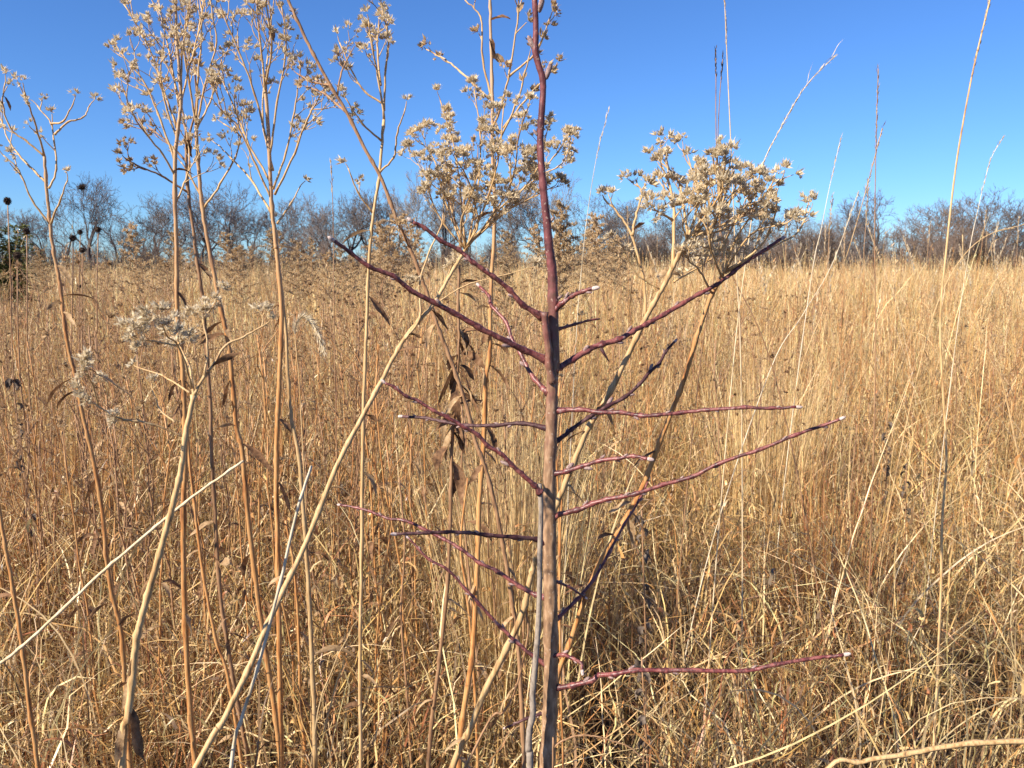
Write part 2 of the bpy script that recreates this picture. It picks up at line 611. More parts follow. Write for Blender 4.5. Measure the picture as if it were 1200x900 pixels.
def stuff(o, label, cat='grass'):
    o['kind'] = 'stuff'
    o['label'] = label
    o['category'] = cat


# --- near grass, 0.5 to 7 m
def near_grass():
    parts = []
    # upright bunchgrass culms
    N = 33000
    x, y, k, a = scatter(N, 1.45, 7.5, .055, 1400)
    hn = 1 + .22 * vnoise(x, y, 1.4, 21)
    L_ = RNG.normal(.70, .18, N).clip(.25, 1.3) * hn
    L_ *= np.clip(.55 + .14 * (y - 1.4), .55, 1.08)
    c = pal(N, [20, 22, 17, 14, 8, 12, 5, 5], x, y, jit=.22)
    parts.append(ribbons(x, y, np.zeros(N), L_, a, RNG.normal(.07, .14, N), RNG.normal(.3, .4, N), RNG.uniform(.0014, .0044, N) * (1 + .1 * y), c, 6, 1.6, .3, 3))
    culm = parts[-1][3]; cc = c
    # long narrow leaves arching out of the bunches
    N = 42000
    x, y, k, a = scatter(N, 1.35, 7.0, .09, 2400)
    c = pal(N, [26, 22, 12, 9, 5, 13, 9, 9], jit=.22)
    parts.append(ribbons(x, y, RNG.uniform(0, .42, N), RNG.uniform(.2, .62, N), a + RNG.normal(0, .9, N), RNG.normal(.4, .35, N), RNG.uniform(.2, 2.6, N), RNG.uniform(.0018, .0048, N) * (1 + .07 * y), c, 7, 1.3, .35, 2.2))
    # matted litter: bits lying at every angle
    N = 90000
    x, y, k, a = scatter(N, 1.3, 6.5, .16, 3800)
    c = pal(N, [22, 20, 12, 9, 5, 14, 10, 12], jit=.2)
    top = .26 + .13 * vnoise(x, y, .8, 9) + .03 * (y - 1.3)
    zz = (top * RNG.uniform(0, 1, N) ** .6 + RNG.exponential(.05, N)).clip(.01, .8)
    parts.append(ribbons(x, y, zz, RNG.uniform(.03, .22, N), a, RNG.uniform(.1, 2.6, N), RNG.normal(.2, .9, N), RNG.uniform(.0014, .0044, N) * (1 + .06 * y), c, 4, 1.0, .4, 2.5))
    # tight curls of dead leaf
    N = 15000
    x, y, k, a = scatter(N, 1.4, 6.0, .12, 1500)
    c = pal(N, [24, 22, 10, 12, 6, 12, 10, 6], jit=.2)
    parts.append(ribbons(x, y, np.abs(RNG.normal(.25, .25, N)).clip(0, .85), RNG.uniform(.05, .16, N), a, RNG.uniform(0, 1.5, N), RNG.uniform(2.0, 6.0, N), RNG.uniform(.0025, .007, N), c, 8, 1.2, .2, 2))
    # long bleached straws fallen across the mat, many bowed into hoops
    N = 4600
    x, y, k, a = scatter(N, 1.35, 6.5)
    c = pal(N, [60, 25, 5, 0, 0, 3, 0, 7])
    parts.append(ribbons(x, y, RNG.uniform(.1, .5, N), RNG.uniform(.3, .9, N), a, RNG.uniform(.1, 1.2, N), RNG.normal(1.2, 1.0, N), RNG.uniform(.0018, .0042, N) * (1 + .05 * y), c, 12, 1.2, .06, 3))
    # dark curled seed remnants and leaf crumbs hanging in the stand
    N = 22000
    x, y, k, a = scatter(N, 1.6, 7.5, .1, 500)
    c = pal(N, [3, 8, 8, 18, 12, 34, 14, 5], jit=.3)
    parts.append(ribbons(x, y, np.abs(RNG.normal(.5, .2, N)).clip(.1, 1.0), RNG.uniform(.012, .05, N), a, RNG.uniform(0, 2.5, N), RNG.uniform(-2, 5, N), RNG.uniform(.003, .009, N), c, 4, 1.2, .4, 2))
    # seed flecks along the upper culms
    N = 85000
    k = RNG.integers(0, len(culm), N)
    s = RNG.uniform(2.6, 5.99, N); i0 = s.astype(int); f = (s - i0)[:, None]
    p = culm[k, i0] * (1 - f) + culm[k, i0 + 1] * f
    c = cc[k] * RNG.uniform(.8, 1.45, N)[:, None]
    c = (c * .6 + np.array([.56, .42, .24]) * .4).clip(0, .85)
    parts.append(ribbons(p[:, 0], p[:, 1], p[:, 2], RNG.uniform(.006, .018, N), RNG.uniform(0, 6.28, N), RNG.uniform(.1, 1.2, N), RNG.uniform(-.2, .6, N), RNG.uniform(.0018, .004, N) * (1 + .08 * p[:, 1]), c, 1, 1, 0, 2, .2, 0))
    o = joinr('prairie_grass', parts, M['grass'])
    stuff(o, 'dense matted dry grass in straw, gold and russet around the sapling')


def mid_grass():
    parts = []
    N = 92000
    x, y, k, a = scatter(N, 6.5, 26, .09, 4200, 1.15)
    kh = RNG.normal(1, .17, 4200)[k]
    kc = RNG.normal(1, .14, 4200)[k][:, None] * (1 + RNG.normal(0, .035, (4200, 3)))[k]
    hn = kh * (1 + .2 * vnoise(x, y, 3.0, 31) + .1 * vnoise(x, y, .9, 4))
    L_ = RNG.normal(.74, .17, N).clip(.3, 1.3) * hn
    c = (pal(N, [34, 28, 18, 10, 6, 5, 2, 3], x * .4, y * .4, jit=.24) * kc).clip(.01, .88)
    wd = RNG.uniform(.002, .0052, N) * (.75 + y * .13)
    parts.append(ribbons(x, y, np.zeros(N), L_, a, RNG.normal(.05, .14, N), RNG.normal(.3, .4, N), wd, c, 4, 1.8, .25, 3))
    culm = parts[-1][3]; cc = c
    # scattered taller stalks that break the level of the stand
    N = 13000
    x, y, k, a = scatter(N, 3.4, 42, .14, 1000, 1.15)
    keep = RNG.uniform(0, 1, N) < np.where(x > .02 * y, 1.0, .55)
    x, y, a = x[keep], y[keep], a[keep]; N = len(x)
    c = pal(N, [45, 25, 16, 9, 4, 2, 0, 0])
    parts.append(ribbons(x, y, np.zeros(N), 1.0 + .85 * RNG.uniform(0, 1, N) ** 1.9, a, RNG.normal(.06, .12, N), RNG.normal(.35, .4, N), RNG.uniform(.0024, .004, N) * (.75 + y * .11), c, 8, 2, .08, 3))
    tall = parts[-1][3]; ct = c
    N = 62000
    x, y, k, a = scatter(N, 6.0, 20, .15, 6000, 1.15)
    c = pal(N, [36, 26, 14, 9, 6, 8, 4, 4], jit=.26)
    parts.append(ribbons(x, y, RNG.uniform(0, .6, N), RNG.uniform(.12, .45, N), a, RNG.uniform(0, 1.6, N), RNG.uniform(.2, 2.8, N), RNG.uniform(.003, .0065, N) * (.7 + y * .12), c, 4, 1.2, .35, 2))
    # brown seed remnants
    N = 20000
    x, y, k, a = scatter(N, 6, 22, .2, 900, 1.15)
    c = pal(N, [8, 14, 16, 28, 14, 20, 0, 3], jit=.2)
    parts.append(ribbons(x, y, (.62 + .2 * vnoise(x, y, 3.0, 31) + RNG.normal(0, .1, N)).clip(.2, 1.1), RNG.uniform(.02, .06, N), a, RNG.uniform(0, 2.5, N), RNG.uniform(-2, 3, N), RNG.uniform(.004, .008, N), c, 3, 1.2, .4, 2))
    for cu, cl, N, lo in ((culm, cc, 60000, 2.0), (tall, ct, 26000, 6.0)):
        k = RNG.integers(0, len(cu), N)
        K = cu.shape[1] - 1
        s = RNG.uniform(lo, K - .01, N); i0 = s.astype(int); f = (s - i0)[:, None]
        p = cu[k, i0] * (1 - f) + cu[k, i0 + 1] * f
        c = (cl[k] * RNG.uniform(.8, 1.4, N)[:, None]).clip(0, .85)
        parts.append(ribbons(p[:, 0], p[:, 1], p[:, 2], RNG.uniform(.02, .05, N), RNG.uniform(0, 6.28, N), RNG.uniform(.1, .9, N), RNG.uniform(-.2, .6, N), RNG.uniform(.0035, .006, N) * (.75 + .12 * p[:, 1]), c, 1, 1, 0, 2, .2, 0))
    o = joinr('meadow_grass', parts, M['grass'])
    stuff(o, 'standing gold and rust grass across the middle of the field')


def far_grass():
    parts = []
    N = 150000
    u = RNG.uniform(0, 1, N)
    y = 24 * (105 / 24) ** u
    x = RNG.uniform(-1, 1, N) * (.75 * y + 3)
    a = RNG.uniform(0, 6.28, N)
    L_ = RNG.normal(.74, .18, N).clip(.3, 1.3) * (1 + .22 * vnoise(x, y, 9, 41) + .2 * vnoise(x, y, 2.2, 42))
    L_ = L_ * np.where(RNG.uniform(0, 1, N) < np.where(x > 0, .09, .04), RNG.uniform(1.4, 2.0, N), 1)
    c = pal(N, [34, 32, 20, 9, 4, 3, 0, 2], x * .15, y * .15, jit=.2)
    parts.append(ribbons(x, y, np.zeros(N), L_, a, RNG.normal(.03, .12, N), RNG.normal(.2, .3, N), RNG.uniform(.006, .012, N) * (y / 24), c, 3, 1.8, .15, 3))
    o = joinr('distant_grass', parts, M['grass'])
    stuff(o, 'pale golden grass running back to the bare tree line')


near_grass(); mid_grass(); far_grass()

# ------------------------------------------------------------------ the sapling
TY = 1.08


def P2(path, Y0=TY, Y1=None):
    """pixel path to points; depth runs from Y0 at the first to Y1 at the last"""
    Y1 = Y0 if Y1 is None else Y1
    n = len(path)
    return [at(p[0], p[1], Y0 + (Y1 - Y0) * i / (n - 1)) for i, p in enumerate(path)]


def sapling():
    trunk_px = [(641, 900, 19.5), (643, 868, 19.5), (644.5, 835, 20), (645.5, 800, 18.5), (645.5, 760, 18), (645, 700, 17.5), (644, 650, 16.5), (644, 600, 16),
                (644, 550, 15.5), (646, 505, 15), (647, 455, 14.5), (649, 417, 14.5), (648.5, 385, 13.5), (648, 350, 12.5), (647, 317, 11.5),
                (643.5, 290, 11), (641, 262, 10.5), (637.5, 230, 9.5), (635, 200, 9), (633, 167, 8.5), (635, 130, 8), (636.5, 105, 7.8), (635.5, 90, 8), (631, 76, 8),
                (627.5, 60, 8.2), (628, 42, 7.5), (627.5, 15, 7), (626, -14, 6.5), (627, -45, 6), (630, -75, 5)]
    pts = [at(a, b, TY) for a, b, _ in trunk_px]
    rad = [px(c * (.9 if q < 300 else .97), TY) * .5 for _, q, c in trunk_px]
    base = [Vector((pts[0].x - .004, TY + .01, -.03)), Vector((pts[0].x - .008, TY, .3)), Vector((pts[0].x - .002, TY, .55))]
    pts = base + pts
    rad = [.0165, .0125, .0115] + rad
    root = thing('sapling', 'leafless young tree with grey-brown trunk and maroon side branches, centre foreground', 'sapling', (pts[0].x, TY, 0))
    O = root.location.copy()
    sp = smooth_path(pts, 5)
    n0 = len(pts)
    rr = []
    for i in range(len(sp)):
        t = i / 5
        j = min(int(t), n0 - 2)
        r = rad[j] + (rad[j + 1] - rad[j]) * (t - j)
        r *= 1 + random.uniform(-.04, .05) + (.1 if i % 11 == 3 else 0)
        rr.append(r)
    b = MB(); b.tube(sp, rr, 14)
    # swollen collars where branches leave
    b.build('trunk', M['bark'], root, O)

    def bud_at(parent, p, d, r, l, mt='bud'):
        q = MB(); q.blob(p + d * l * .5, r, d, l / r * .62, 7, 5, .08)
        q.build('bud', M[mt], parent, O)

    def branch(path, w0, w1, dY, mat='twig_red', buds=4, Y0=TY, name='branch', tipbud=True, kink=.0013, start_in=True):
        P = P2(path, Y0, Y0 + dY)
        # little zigzag at the nodes
        P = [P[0]] + [p + Vector((random.uniform(-1, 1) * kink, random.uniform(-1, 1) * kink * 2, random.uniform(-1, 1) * kink)) for p in P[1:-1]] + [P[-1]]
        s = smooth_path(P, 5)
        s = [s[0]] + [p + Vector((random.gauss(0, .00025), random.gauss(0, .00025), random.gauss(0, .00025))) for p in s[1:]]
        n = len(s)
        r0, r1 = px(w0, TY) * .5, px(w1 * .88, TY) * .5
        R = []
        for i in range(n):
            r = r0 + (r1 - r0) * (i / (n - 1)) ** .7
            r *= random.uniform(.94, 1.06)
            if i < 4:
                r *= 1 + .75 * ((4 - i) / 4) ** 2
            if i % 5 == 0 and 0 < i < n - 1:
                r *= random.uniform(1.2, 1.45)
            R.append(r)
        m_ = MB(); m_.tube(s, R, 9)
        o = m_.build(name, M[mat], root, O)
        d = (s[-1] - s[-2]).normalized()
        if tipbud:
            bud_at(o, s[-1] - d * .001, d, r1 * 1.25, r1 * 4.2, 'bud_tip')
        side = 1
        for k in range(buds):
            i = int(n * (.15 + .8 * (k + random.uniform(.2, .8)) / buds))
            i = min(max(i, 2), n - 2)
            t = (s[i + 1] - s[i - 1]).normalized()
            u = t.cross(Vector((0, 1, 0))).normalized() * side
            u = (u + Vector((0, random.uniform(-.7, .7), 0))).normalized()
            side = -side
            bud_at(o, s[i] + u * R[i] * .6, (u * .45 + t).normalized(), R[i] * random.uniform(.55, .8), R[i] * random.uniform(2.2, 3.4))
        return o, s

    # left
    branch([(645, 424), (613, 411), (597, 402), (560, 384), (530, 366), (507, 355), (483, 342), (460, 323), (433, 312), (410, 297), (391, 282)], 8, 4.6, -.10)
    branch([(636, 372), (613, 356), (597, 341), (577, 325), (553, 308), (538, 294), (517, 283), (497, 268), (484, 260)], 6.8, 4.4, -.04, buds=5)
    branch([(643, 461), (627, 446), (617, 428), (610, 412), (600, 397), (592, 377), (577, 358), (572, 347), (562, 336)], 6, 4, .12, buds=5)
    branch([(645, 503), (613, 497), (580, 498), (547, 497), (520, 495), (497, 490), (472, 488)], 5.5, 4, .06, 'twig_dark', 6)
    branch([(640, 700), (628, 697), (608, 687), (583, 670), (562, 659), (540, 643), (519, 631), (494, 620), (473, 611), (456, 607), (435, 600), (418, 594), (399, 592)], 6, 3.4, .1, buds=7)
    branch([(645, 640), (629, 632), (604, 629), (570, 628), (549, 624), (524, 623), (498, 624), (465, 626)], 6.2, 4, -.06, 'twig_dark', 4)
    branch([(642, 780), (625, 769), (604, 752), (587, 735), (562, 708), (545, 689), (524, 668), (502, 655), (490, 642), (479, 631)], 5.6, 3.2, .05, buds=6)
    # right
    branch([(648, 366), (658, 355.5), (671, 348), (684, 342), (694, 338)], 7, 5, -.03, buds=2)
    branch([(650, 388), (656, 385.5), (673, 381), (689, 377), (703, 374)], 5, 2.4, .04, buds=1, tipbud=False)
    o, s = branch([(649, 434), (656, 429), (671, 421), (689, 412), (707, 404), (724, 397), (742, 389), (757, 379), (778, 369), (800, 356), (820, 344), (840, 334), (860, 318), (877, 305), (895, 294), (915, 280)], 8.5, 4.6, .09, buds=8)
    t_ = MB(); t_.tube(P2([(704, 408), (708, 415), (714, 424)], TY + .02), [px(2.4, TY), px(1.8, TY), px(.5, TY)], 7); t_.build('spur', M['twig_dark'], o, O)
    branch([(648, 522), (654, 516), (670, 503), (690, 488), (713, 477), (733, 465), (750, 450), (763, 434), (773, 425), (780, 412), (790, 401)], 6, 4, .1, 'twig_dark', 7)
    branch([(650, 482), (678, 480), (704, 482), (727, 483), (751, 487), (769, 485), (800, 485), (829, 481), (872, 477), (903, 479), (933, 477)], 6, 3.8, -.1, buds=5)
    branch([(646, 556), (664, 551), (684, 547), (704, 541), (724, 538), (744, 535.5), (759, 538)], 6.2, 4.4, -.05, buds=6)
    branch([(648, 607), (656, 604), (675.5, 598), (693, 592), (711, 586), (729, 583), (744, 578), (775, 569), (811, 558), (842, 542.5), (890, 527), (933, 509), (964, 500), (984, 491)], 6.8, 3.8, -.08, buds=8)
    branch([(647, 732), (655, 724), (676, 702), (695, 678), (714, 647), (731, 615), (748, 588), (760, 562)], 6, 3, .14, buds=6)
    branch([(645, 679), (667, 687), (685, 700)], 4, 3, .02, buds=2)
    branch([(640, 765), (649, 768), (660, 767), (671, 771), (680, 777), (682, 785)], 6, 4, -.04, buds=2)
    branch([(646, 809), (656, 806), (671, 803), (693, 797), (702, 792), (720, 789), (742, 785.5), (780, 786), (811, 786), (872, 785), (909, 778), (958, 772), (989, 767.5)], 7.5, 4.5, -.07, buds=6)
    branch([(642, 835), (633, 836), (618, 843), (604, 848), (592, 853)], 5, 3, .04, 'twig_dark', 2)
    # brown spur rising close against the trunk
    b = MB(); pp = smooth_path(P2([(648, 449), (643, 427), (643, 410), (640, 390), (638, 366)], TY - .008, TY - .014), 5)
    b.tube(pp, taper(len(pp), px(4.5, TY), px(4, TY), .3), 9)
    b.build('spur', M['bark'], root, O)
    # grey side shoot from the base with its own red arm
    gp = [(621, 900), (619.5, 880), (620.5, 856), (624.5, 836), (624, 815), (627, 780), (630, 745), (632, 700), (632.5, 650), (634, 600), (632, 567)]
    P = P2(gp, TY - .03)
    P = [Vector((P[0].x + .01, TY, .25)), Vector((P[0].x, TY - .02, .5))] + P
    sp = smooth_path(P, 5)
    b = MB(); b.tube(sp, [r * (1 + random.uniform(-.07, .1)) for r in taper(len(sp), px(4.6, TY), px(2.8, TY))], 9)
    b.build('side_shoot', M['grey_stem'], root, O)
    branch([(633, 577), (627, 569), (611, 554), (600, 544), (587, 532), (573, 522), (560, 510), (543, 500), (523, 488), (507, 480), (490, 472), (477, 463), (463, 455), (451, 449)], 6.5, 3.4, -.03, buds=6, Y0=TY - .03)
    # trunk-top buds
    tr = root.children[0]
    for (p_, q_, d) in [((629, 58), (-.45, 0, 1), 1), ((637, 92), (.3, 0, 1), 1), ((630, 14), (.25, -.3, 1), 1), ((646, 352), (.9, -.3, .5), .7), ((640, 262), (.8, 0, 1), .6), ((634, 160), (-.8, -.2, 1), .6)]:
        pt = at(*p_, TY); dd = Vector(q_).normalized()
        pt = pt + Vector((dd.x, dd.y, 0)).normalized() * px(3, TY)
        bud_at(tr, pt, dd, px(3.2, TY) * d, px(15, TY) * d)


sapling()


# ------------------------------------------------------------------ forking dead weeds
def build_heads(hbs, mat, parent, O=None):
    """few clusters: one part each; many: one seed_heads part"""
    if len(hbs) <= 14:
        for h in hbs:
            h.build('seed_head', mat, parent, O, smooth=False)
    else:
        m = MB()
        for h in hbs:
            o = len(m.v); m.v += h.v; m.f += [tuple(i + o for i in f) for f in h.f]
        m.build('seed_heads', mat, parent, O, smooth=False)


def head_cluster(hbs, p, d, size, n):
    mb = MB(); hbs.append(mb)
    for _ in range(int(n * 1.5)):
        q = (d + Vector((random.gauss(0, .55), random.gauss(0, .55), random.gauss(0, .45)))).normalized()
        off = q * size * random.uniform(.2, .9)
        mb.husk(p + off, (q + d * .3), size * random.uniform(.28, .86))


def twigs(mb, hb, p, d, length, r, level, size, nh, up=.35):
    """a forking twig ending in husks"""
    n = 4
    pts = [p.copy()]
    q = p.copy()
    dd = d.normalized()
    for i in range(n):
        dd = (dd + Vector((random.gauss(0, .13), random.gauss(0, .13), up * .3 + random.gauss(0, .08)))).normalized()
        q = q + dd * (length / n)
        pts.append(q.copy())
    mb.tube(pts, taper(n + 1, r, r * .6), 5, False)
    if level <= 0:
        head_cluster(hb, q, dd, size, nh)
        return
    k = random.choice((2, 2, 3))
    a0 = random.uniform(0, 6.28)
    for i in range(k):
        a = a0 + i * 2 * PI / k + random.uniform(-.4, .4)
        u = dd.orthogonal().normalized(); v = dd.cross(u)
        nd = (dd + (u * math.cos(a) + v * math.sin(a)) * random.uniform(.4, .75)).normalized()
        twigs(mb, hb, q, nd, length * random.uniform(.5, .8), r * .68, level - 1, size, nh, up)
    if random.random() < .5:
        head_cluster(hb, pts[2] + Vector((0, 0, size * .2)), dd, size * .7, max(1, nh // 2))


def weed(name, label, cat, path, Y, w0, w1, mat, prims=(), head='head_cream', hs=9, nh=4, lvl=1, dens=3, tl=26, Ytop=None, leaves=(), group=None, leafmat='leaf_brown', ground=True, spread=.5, pw=3.4, hfrac=.35):
    """path: stem pixels from the bottom up. prims: pixel paths of the main forks, each becoming one branch mesh."""
    Ytop = Y if Ytop is None else Ytop
    P = P2(path, Y, Ytop)
    if ground:
        P = to_ground(P, Y, spread)
    root = thing(name, label, cat, (P[0].x, P[0].y, 0), group)
    O = root.location.copy()
    s = smooth_path(P, 7)
    s = wob(s, px(.22, Y))
    n = len(s)
    R = [r * (1.32 if i % 8 == 4 else random.uniform(.94, 1.05)) for i, r in enumerate(taper(n, px(w0, Y) * .44, px(w1, Y) * .42))]
    b = MB(); b.tube(s, R, 12, True, .09)
    b.build('stem', M[mat], root, O)
    allpts = list(s)
    for pr in prims:
        opts = {}
        if isinstance(pr, dict):
            opts = pr; pr = pr['p']
        dY = opts.get('dY', random.uniform(-.09, .09))
        # start depth follows the stem: find closest by pixel height
        best = min(range(len(path)), key=lambda i: abs(path[i][0] - pr[0][0]) + abs(path[i][1] - pr[0][1]))
        ys = Y + (Ytop - Y) * best / (len(path) - 1)
        Q = [at(a[0], a[1], ys + dY * (i / (len(pr) - 1))) for i, a in enumerate(pr)]
        q = wob(smooth_path(Q, 5), px(.35, Y))
        m = len(q)
        r0 = px(opts.get('w', pw) * .78, Y) * .5
        allpts += list(q)
        tb, hb = MB(), []
        tb.tube(q, [r * (1.2 if i % 5 == 0 else 1) for i, r in enumerate(taper(m, r0, r0 * .5))], 6)
        lv = opts.get('lvl', lvl)
        nt = opts.get('dens', dens)
        if nt > 0:
            for k in range(nt):
                f = hfrac + (1 - hfrac) * (k + random.random()) / nt
                i = min(int(f * (m - 1)), m - 2)
                t = (q[i + 1] - q[i]).normalized()
                u = t.orthogonal().normalized(); v = t.cross(u); a = random.uniform(0, 6.28)
                nd = (t + (u * math.cos(a) + v * math.sin(a)) * random.uniform(.5, 1.0)).normalized()
                twigs(tb, hb, q[i], nd, px(opts.get('tl', tl), Y) * random.uniform(.6, 1.2), r0 * .55, lv, px(hs, Y), nh)
        t = (q[-1] - q[-2]).normalized()
        if nt >= 0:
            twigs(tb, hb, q[-1], t, px(opts.get('tl', tl), Y) * .5, r0 * .5, max(0, lv - 1), px(hs, Y), nh + 1)
        bo = tb.build('branch', M[mat if mat != 'stem_orange' else 'stem_tan'], root, O)
        build_heads(hb, M[head], bo, O)
    if ground and w0 > 5 and len(path) > 8:
        leaves = list(leaves)
        for _ in range(7):
            i = random.randint(0, max(1, len(path) * 2 // 3)); j = min(i + 1, len(path) - 1); t = random.random()
            leaves.append(((path[i][0] * (1 - t) + path[j][0] * t, path[i][1] * (1 - t) + path[j][1] * t), (random.choice((-1, 1)) * random.uniform(.3, 1), random.uniform(-.3, 1)), random.uniform(18, 46), random.uniform(5, 10), random.choice(('leaf_brown', 'leaf_tan'))))
    for lf in leaves:
        (lx, ly), (dx, dy), ln, wd = lf[:4]
        mt = lf[4] if len(lf) > 4 else leafmat
        p = at(lx, ly, Y)
        p = min(allpts, key=lambda v: (v.x - p.x) ** 2 + (v.z - p.z) ** 2)   # every leaf hangs from its stem
        lb = MB(); lb.leaf(p, Vector((dx, random.uniform(-.4, .3), -dy)), px(ln, Y), px(wd, Y), 1.0, .5)
        lb.build('dead_leaf', M[mt], root, O)
    return root


# leftmost thin weed
weed('forked_weed', 'tan forked weed at the left edge with sparse husks, its top against the sky', 'dried weed',
     [(150, 860), (143, 750), (132, 700), (125, 657), (120, 600), (108, 533), (97, 487), (90, 447), (81, 412), (75, 375), (71, 337), (64, 300), (59, 266), (55, 223), (52, 183)],
     1.5, 6, 3.6, 'stem_orange',
     [[(52, 183), (40, 140), (29, 108)], [(52, 183), (30, 165), (12, 150), (3, 122), (6, 98)], [(55, 215), (30, 190), (12, 168), (1, 140)],
      [(57, 221), (66, 198), (63, 165), (60, 145), (44, 124)], {'p': [(60, 145), (74, 142), (86, 121)], 'dens': 0}, {'p': [(64, 158), (79, 143), (98, 137), (105, 124)], 'dens': 0},
      [(58, 262), (38, 235), (22, 200), (4, 182)], {'p': [(60, 262), (70, 235), (79, 212)], 'dens': 0}],
     hs=6, nh=3, lvl=0, dens=3, tl=20, leaves=[((86, 430), (.9, 0), 48, 7), ((88, 440), (-.9, .5), 50, 9), ((20, 118), (.5, .8), 18, 6), ((112, 560), (-.6, .9), 40, 8)])
# second: tall panicle
weed('panicled_weed', 'tall pale weed with open husk spray leaving the picture top, leftmost of its group', 'dried weed',
     [(229, 900), (223, 833), (217, 733), (215, 617), (217, 520), (214, 433), (208, 367), (207, 300), (205, 200), (209, 150), (212, 117), (208, 60), (205, -10)],
     1.42, 8.5, 3.2, 'stem_orange',
     [[(205, 205), (190, 180), (170, 155), (158, 138), (146, 108)], [(205, 190), (188, 140), (168, 95), (142, 62)], [(207, 150), (190, 100), (172, 50), (143, 2)],
      [(210, 125), (200, 70), (186, 5)], [(210, 130), (222, 80), (234, 30), (240, -15)], [(212, 110), (214, 60), (222, 10)], [(207, 160), (196, 130), (188, 90), (192, 50)],
      [(205, 240), (216, 215), (222, 190), (218, 150)]],
     hs=6, nh=4, lvl=1, dens=5, tl=24, leaves=[((199, 150), (.1, 1), 26, 7), ((201, 165), (.3, 1), 20, 7), ((213, 440), (.6, .9), 46, 9), ((214, 470), (-.6, 1), 38, 9)])
weed('panicled_weed', 'tall pale weed leaning left, its stem slanting between two upright ones', 'dried weed',
     [(330, 900), (322, 833), (312, 767), (300, 683), (290, 600), (284, 530), (277, 500), (272, 443), (267, 400), (258, 357), (248, 305), (238, 250), (233, 200), (230, 147)],
     1.55, 7.5, 4.4, 'stem_orange',
     [[(230, 147), (222, 100), (215, 50), (224, -5)], [(230, 147), (240, 100), (253, 50), (246, 0)], [(231, 150), (246, 120), (258, 76)], {'p': [(239, 244), (258, 216), (275, 185), (281, 160), (262, 145)], 'tl': 16},
      [(230, 147), (232, 90), (236, 40), (232, 5)], {'p': [(236, 230), (222, 205), (212, 190)], 'dens': 1}],
     hs=6, nh=4, lvl=1, dens=4, tl=24, leaves=[((280, 520), (.8, .4), 60, 9), ((300, 690), (.7, .8), 50, 10), ((272, 440), (-.5, 1), 40, 8)])
weed('panicled_weed', 'slim brown weed between two tall pale ones, with twigs drooping to the left', 'dried weed',
     [(292, 900), (277, 817), (263, 733), (257, 683), (252, 600), (248, 533), (246, 467), (240, 380), (237, 343), (230, 300), (220, 217), (218, 160)],
     1.65, 6, 3.6, 'stem_brown',
     [[(218, 160), (212, 120), (200, 80), (205, 45)], [(219, 190), (195, 165), (176, 150)], {'p': [(221, 226), (193, 208), (168, 197), (150, 188)], 'tl': 16, 'dens': 4}, [(219, 170), (230, 120), (228, 80)]],
     hs=6, nh=4, lvl=1, dens=3, tl=20, head='head_tan')
# fourth
weed('panicled_weed', 'double stemmed tall weed left of centre with a wide husk spray against the sky', 'dried weed',
     [(330, 900), (328, 800), (326, 667), (324, 550), (325, 500), (328, 433), (330, 367), (325, 300), (323, 285), (318, 233), (315, 167), (311, 100)],
     1.45, 7.5, 4.4, 'stem_orange',
     [{'p': [(370, 900), (367, 800), (362, 700), (357, 617), (350, 533), (343, 500), (338, 450), (334, 380), (326, 300), (323, 270)], 'w': 8, 'dens': 0, 'dY': .03},
      [(318, 233), (300, 195), (280, 150), (262, 132), (255, 112)], [(318, 215), (292, 170), (272, 120), (257, 88)], [(315, 170), (298, 110), (280, 60), (262, 18)],
      [(312, 110), (305, 50), (300, -5)], [(316, 180), (325, 120), (335, 60), (330, 8)], [(320, 222), (335, 180), (345, 130), (352, 82)], [(322, 228), (345, 180), (360, 140), (374, 114)],
      {'p': [(318, 250), (295, 212), (272, 186), (256, 170)], 'dens': 1}, {'p': [(325, 262), (340, 240), (352, 218)], 'dens': 0}, [(311, 100), (318, 55), (312, 5)], [(320, 200), (308, 140), (312, 80), (318, 30)]],
     hs=6, nh=4, lvl=1, dens=5, tl=24, leaves=[((330, 358), (-1, 0), 22, 5), ((326, 560), (.7, 1), 46, 9), ((308, 20), (0, 1), 20, 7), ((356, 600), (-.7, 1), 40, 8)])
# fifth: crooked stem from the top of the frame
weed('crooked_weed', 'long dull brown stem slanting down right from the picture top past red branches', 'dried weed',
     [(610, 800), (604, 731), (600, 706), (591, 647), (578, 583), (567, 543), (557, 517), (547, 477), (530, 427), (513, 383), (505, 357), (493, 323), (480, 290), (465, 257), (447, 210), (427, 173), (407, 133), (387, 100), (367, 63), (350, 27), (335, -5)],
     1.3, 6.5, 4, 'stem_brown',
     [{'p': [(387, 100), (366, 96), (348, 86)], 'dens': 2, 'tl': 14}, {'p': [(395, 112), (400, 85), (412, 60)], 'dens': 2, 'tl': 16}, {'p': [(407, 133), (380, 110), (360, 102)], 'dens': 3, 'tl': 12}, {'p': [(480, 290), (470, 268), (462, 262)], 'dens': 3, 'tl': 9}],
     head='head_tan', hs=7, nh=3, lvl=0)
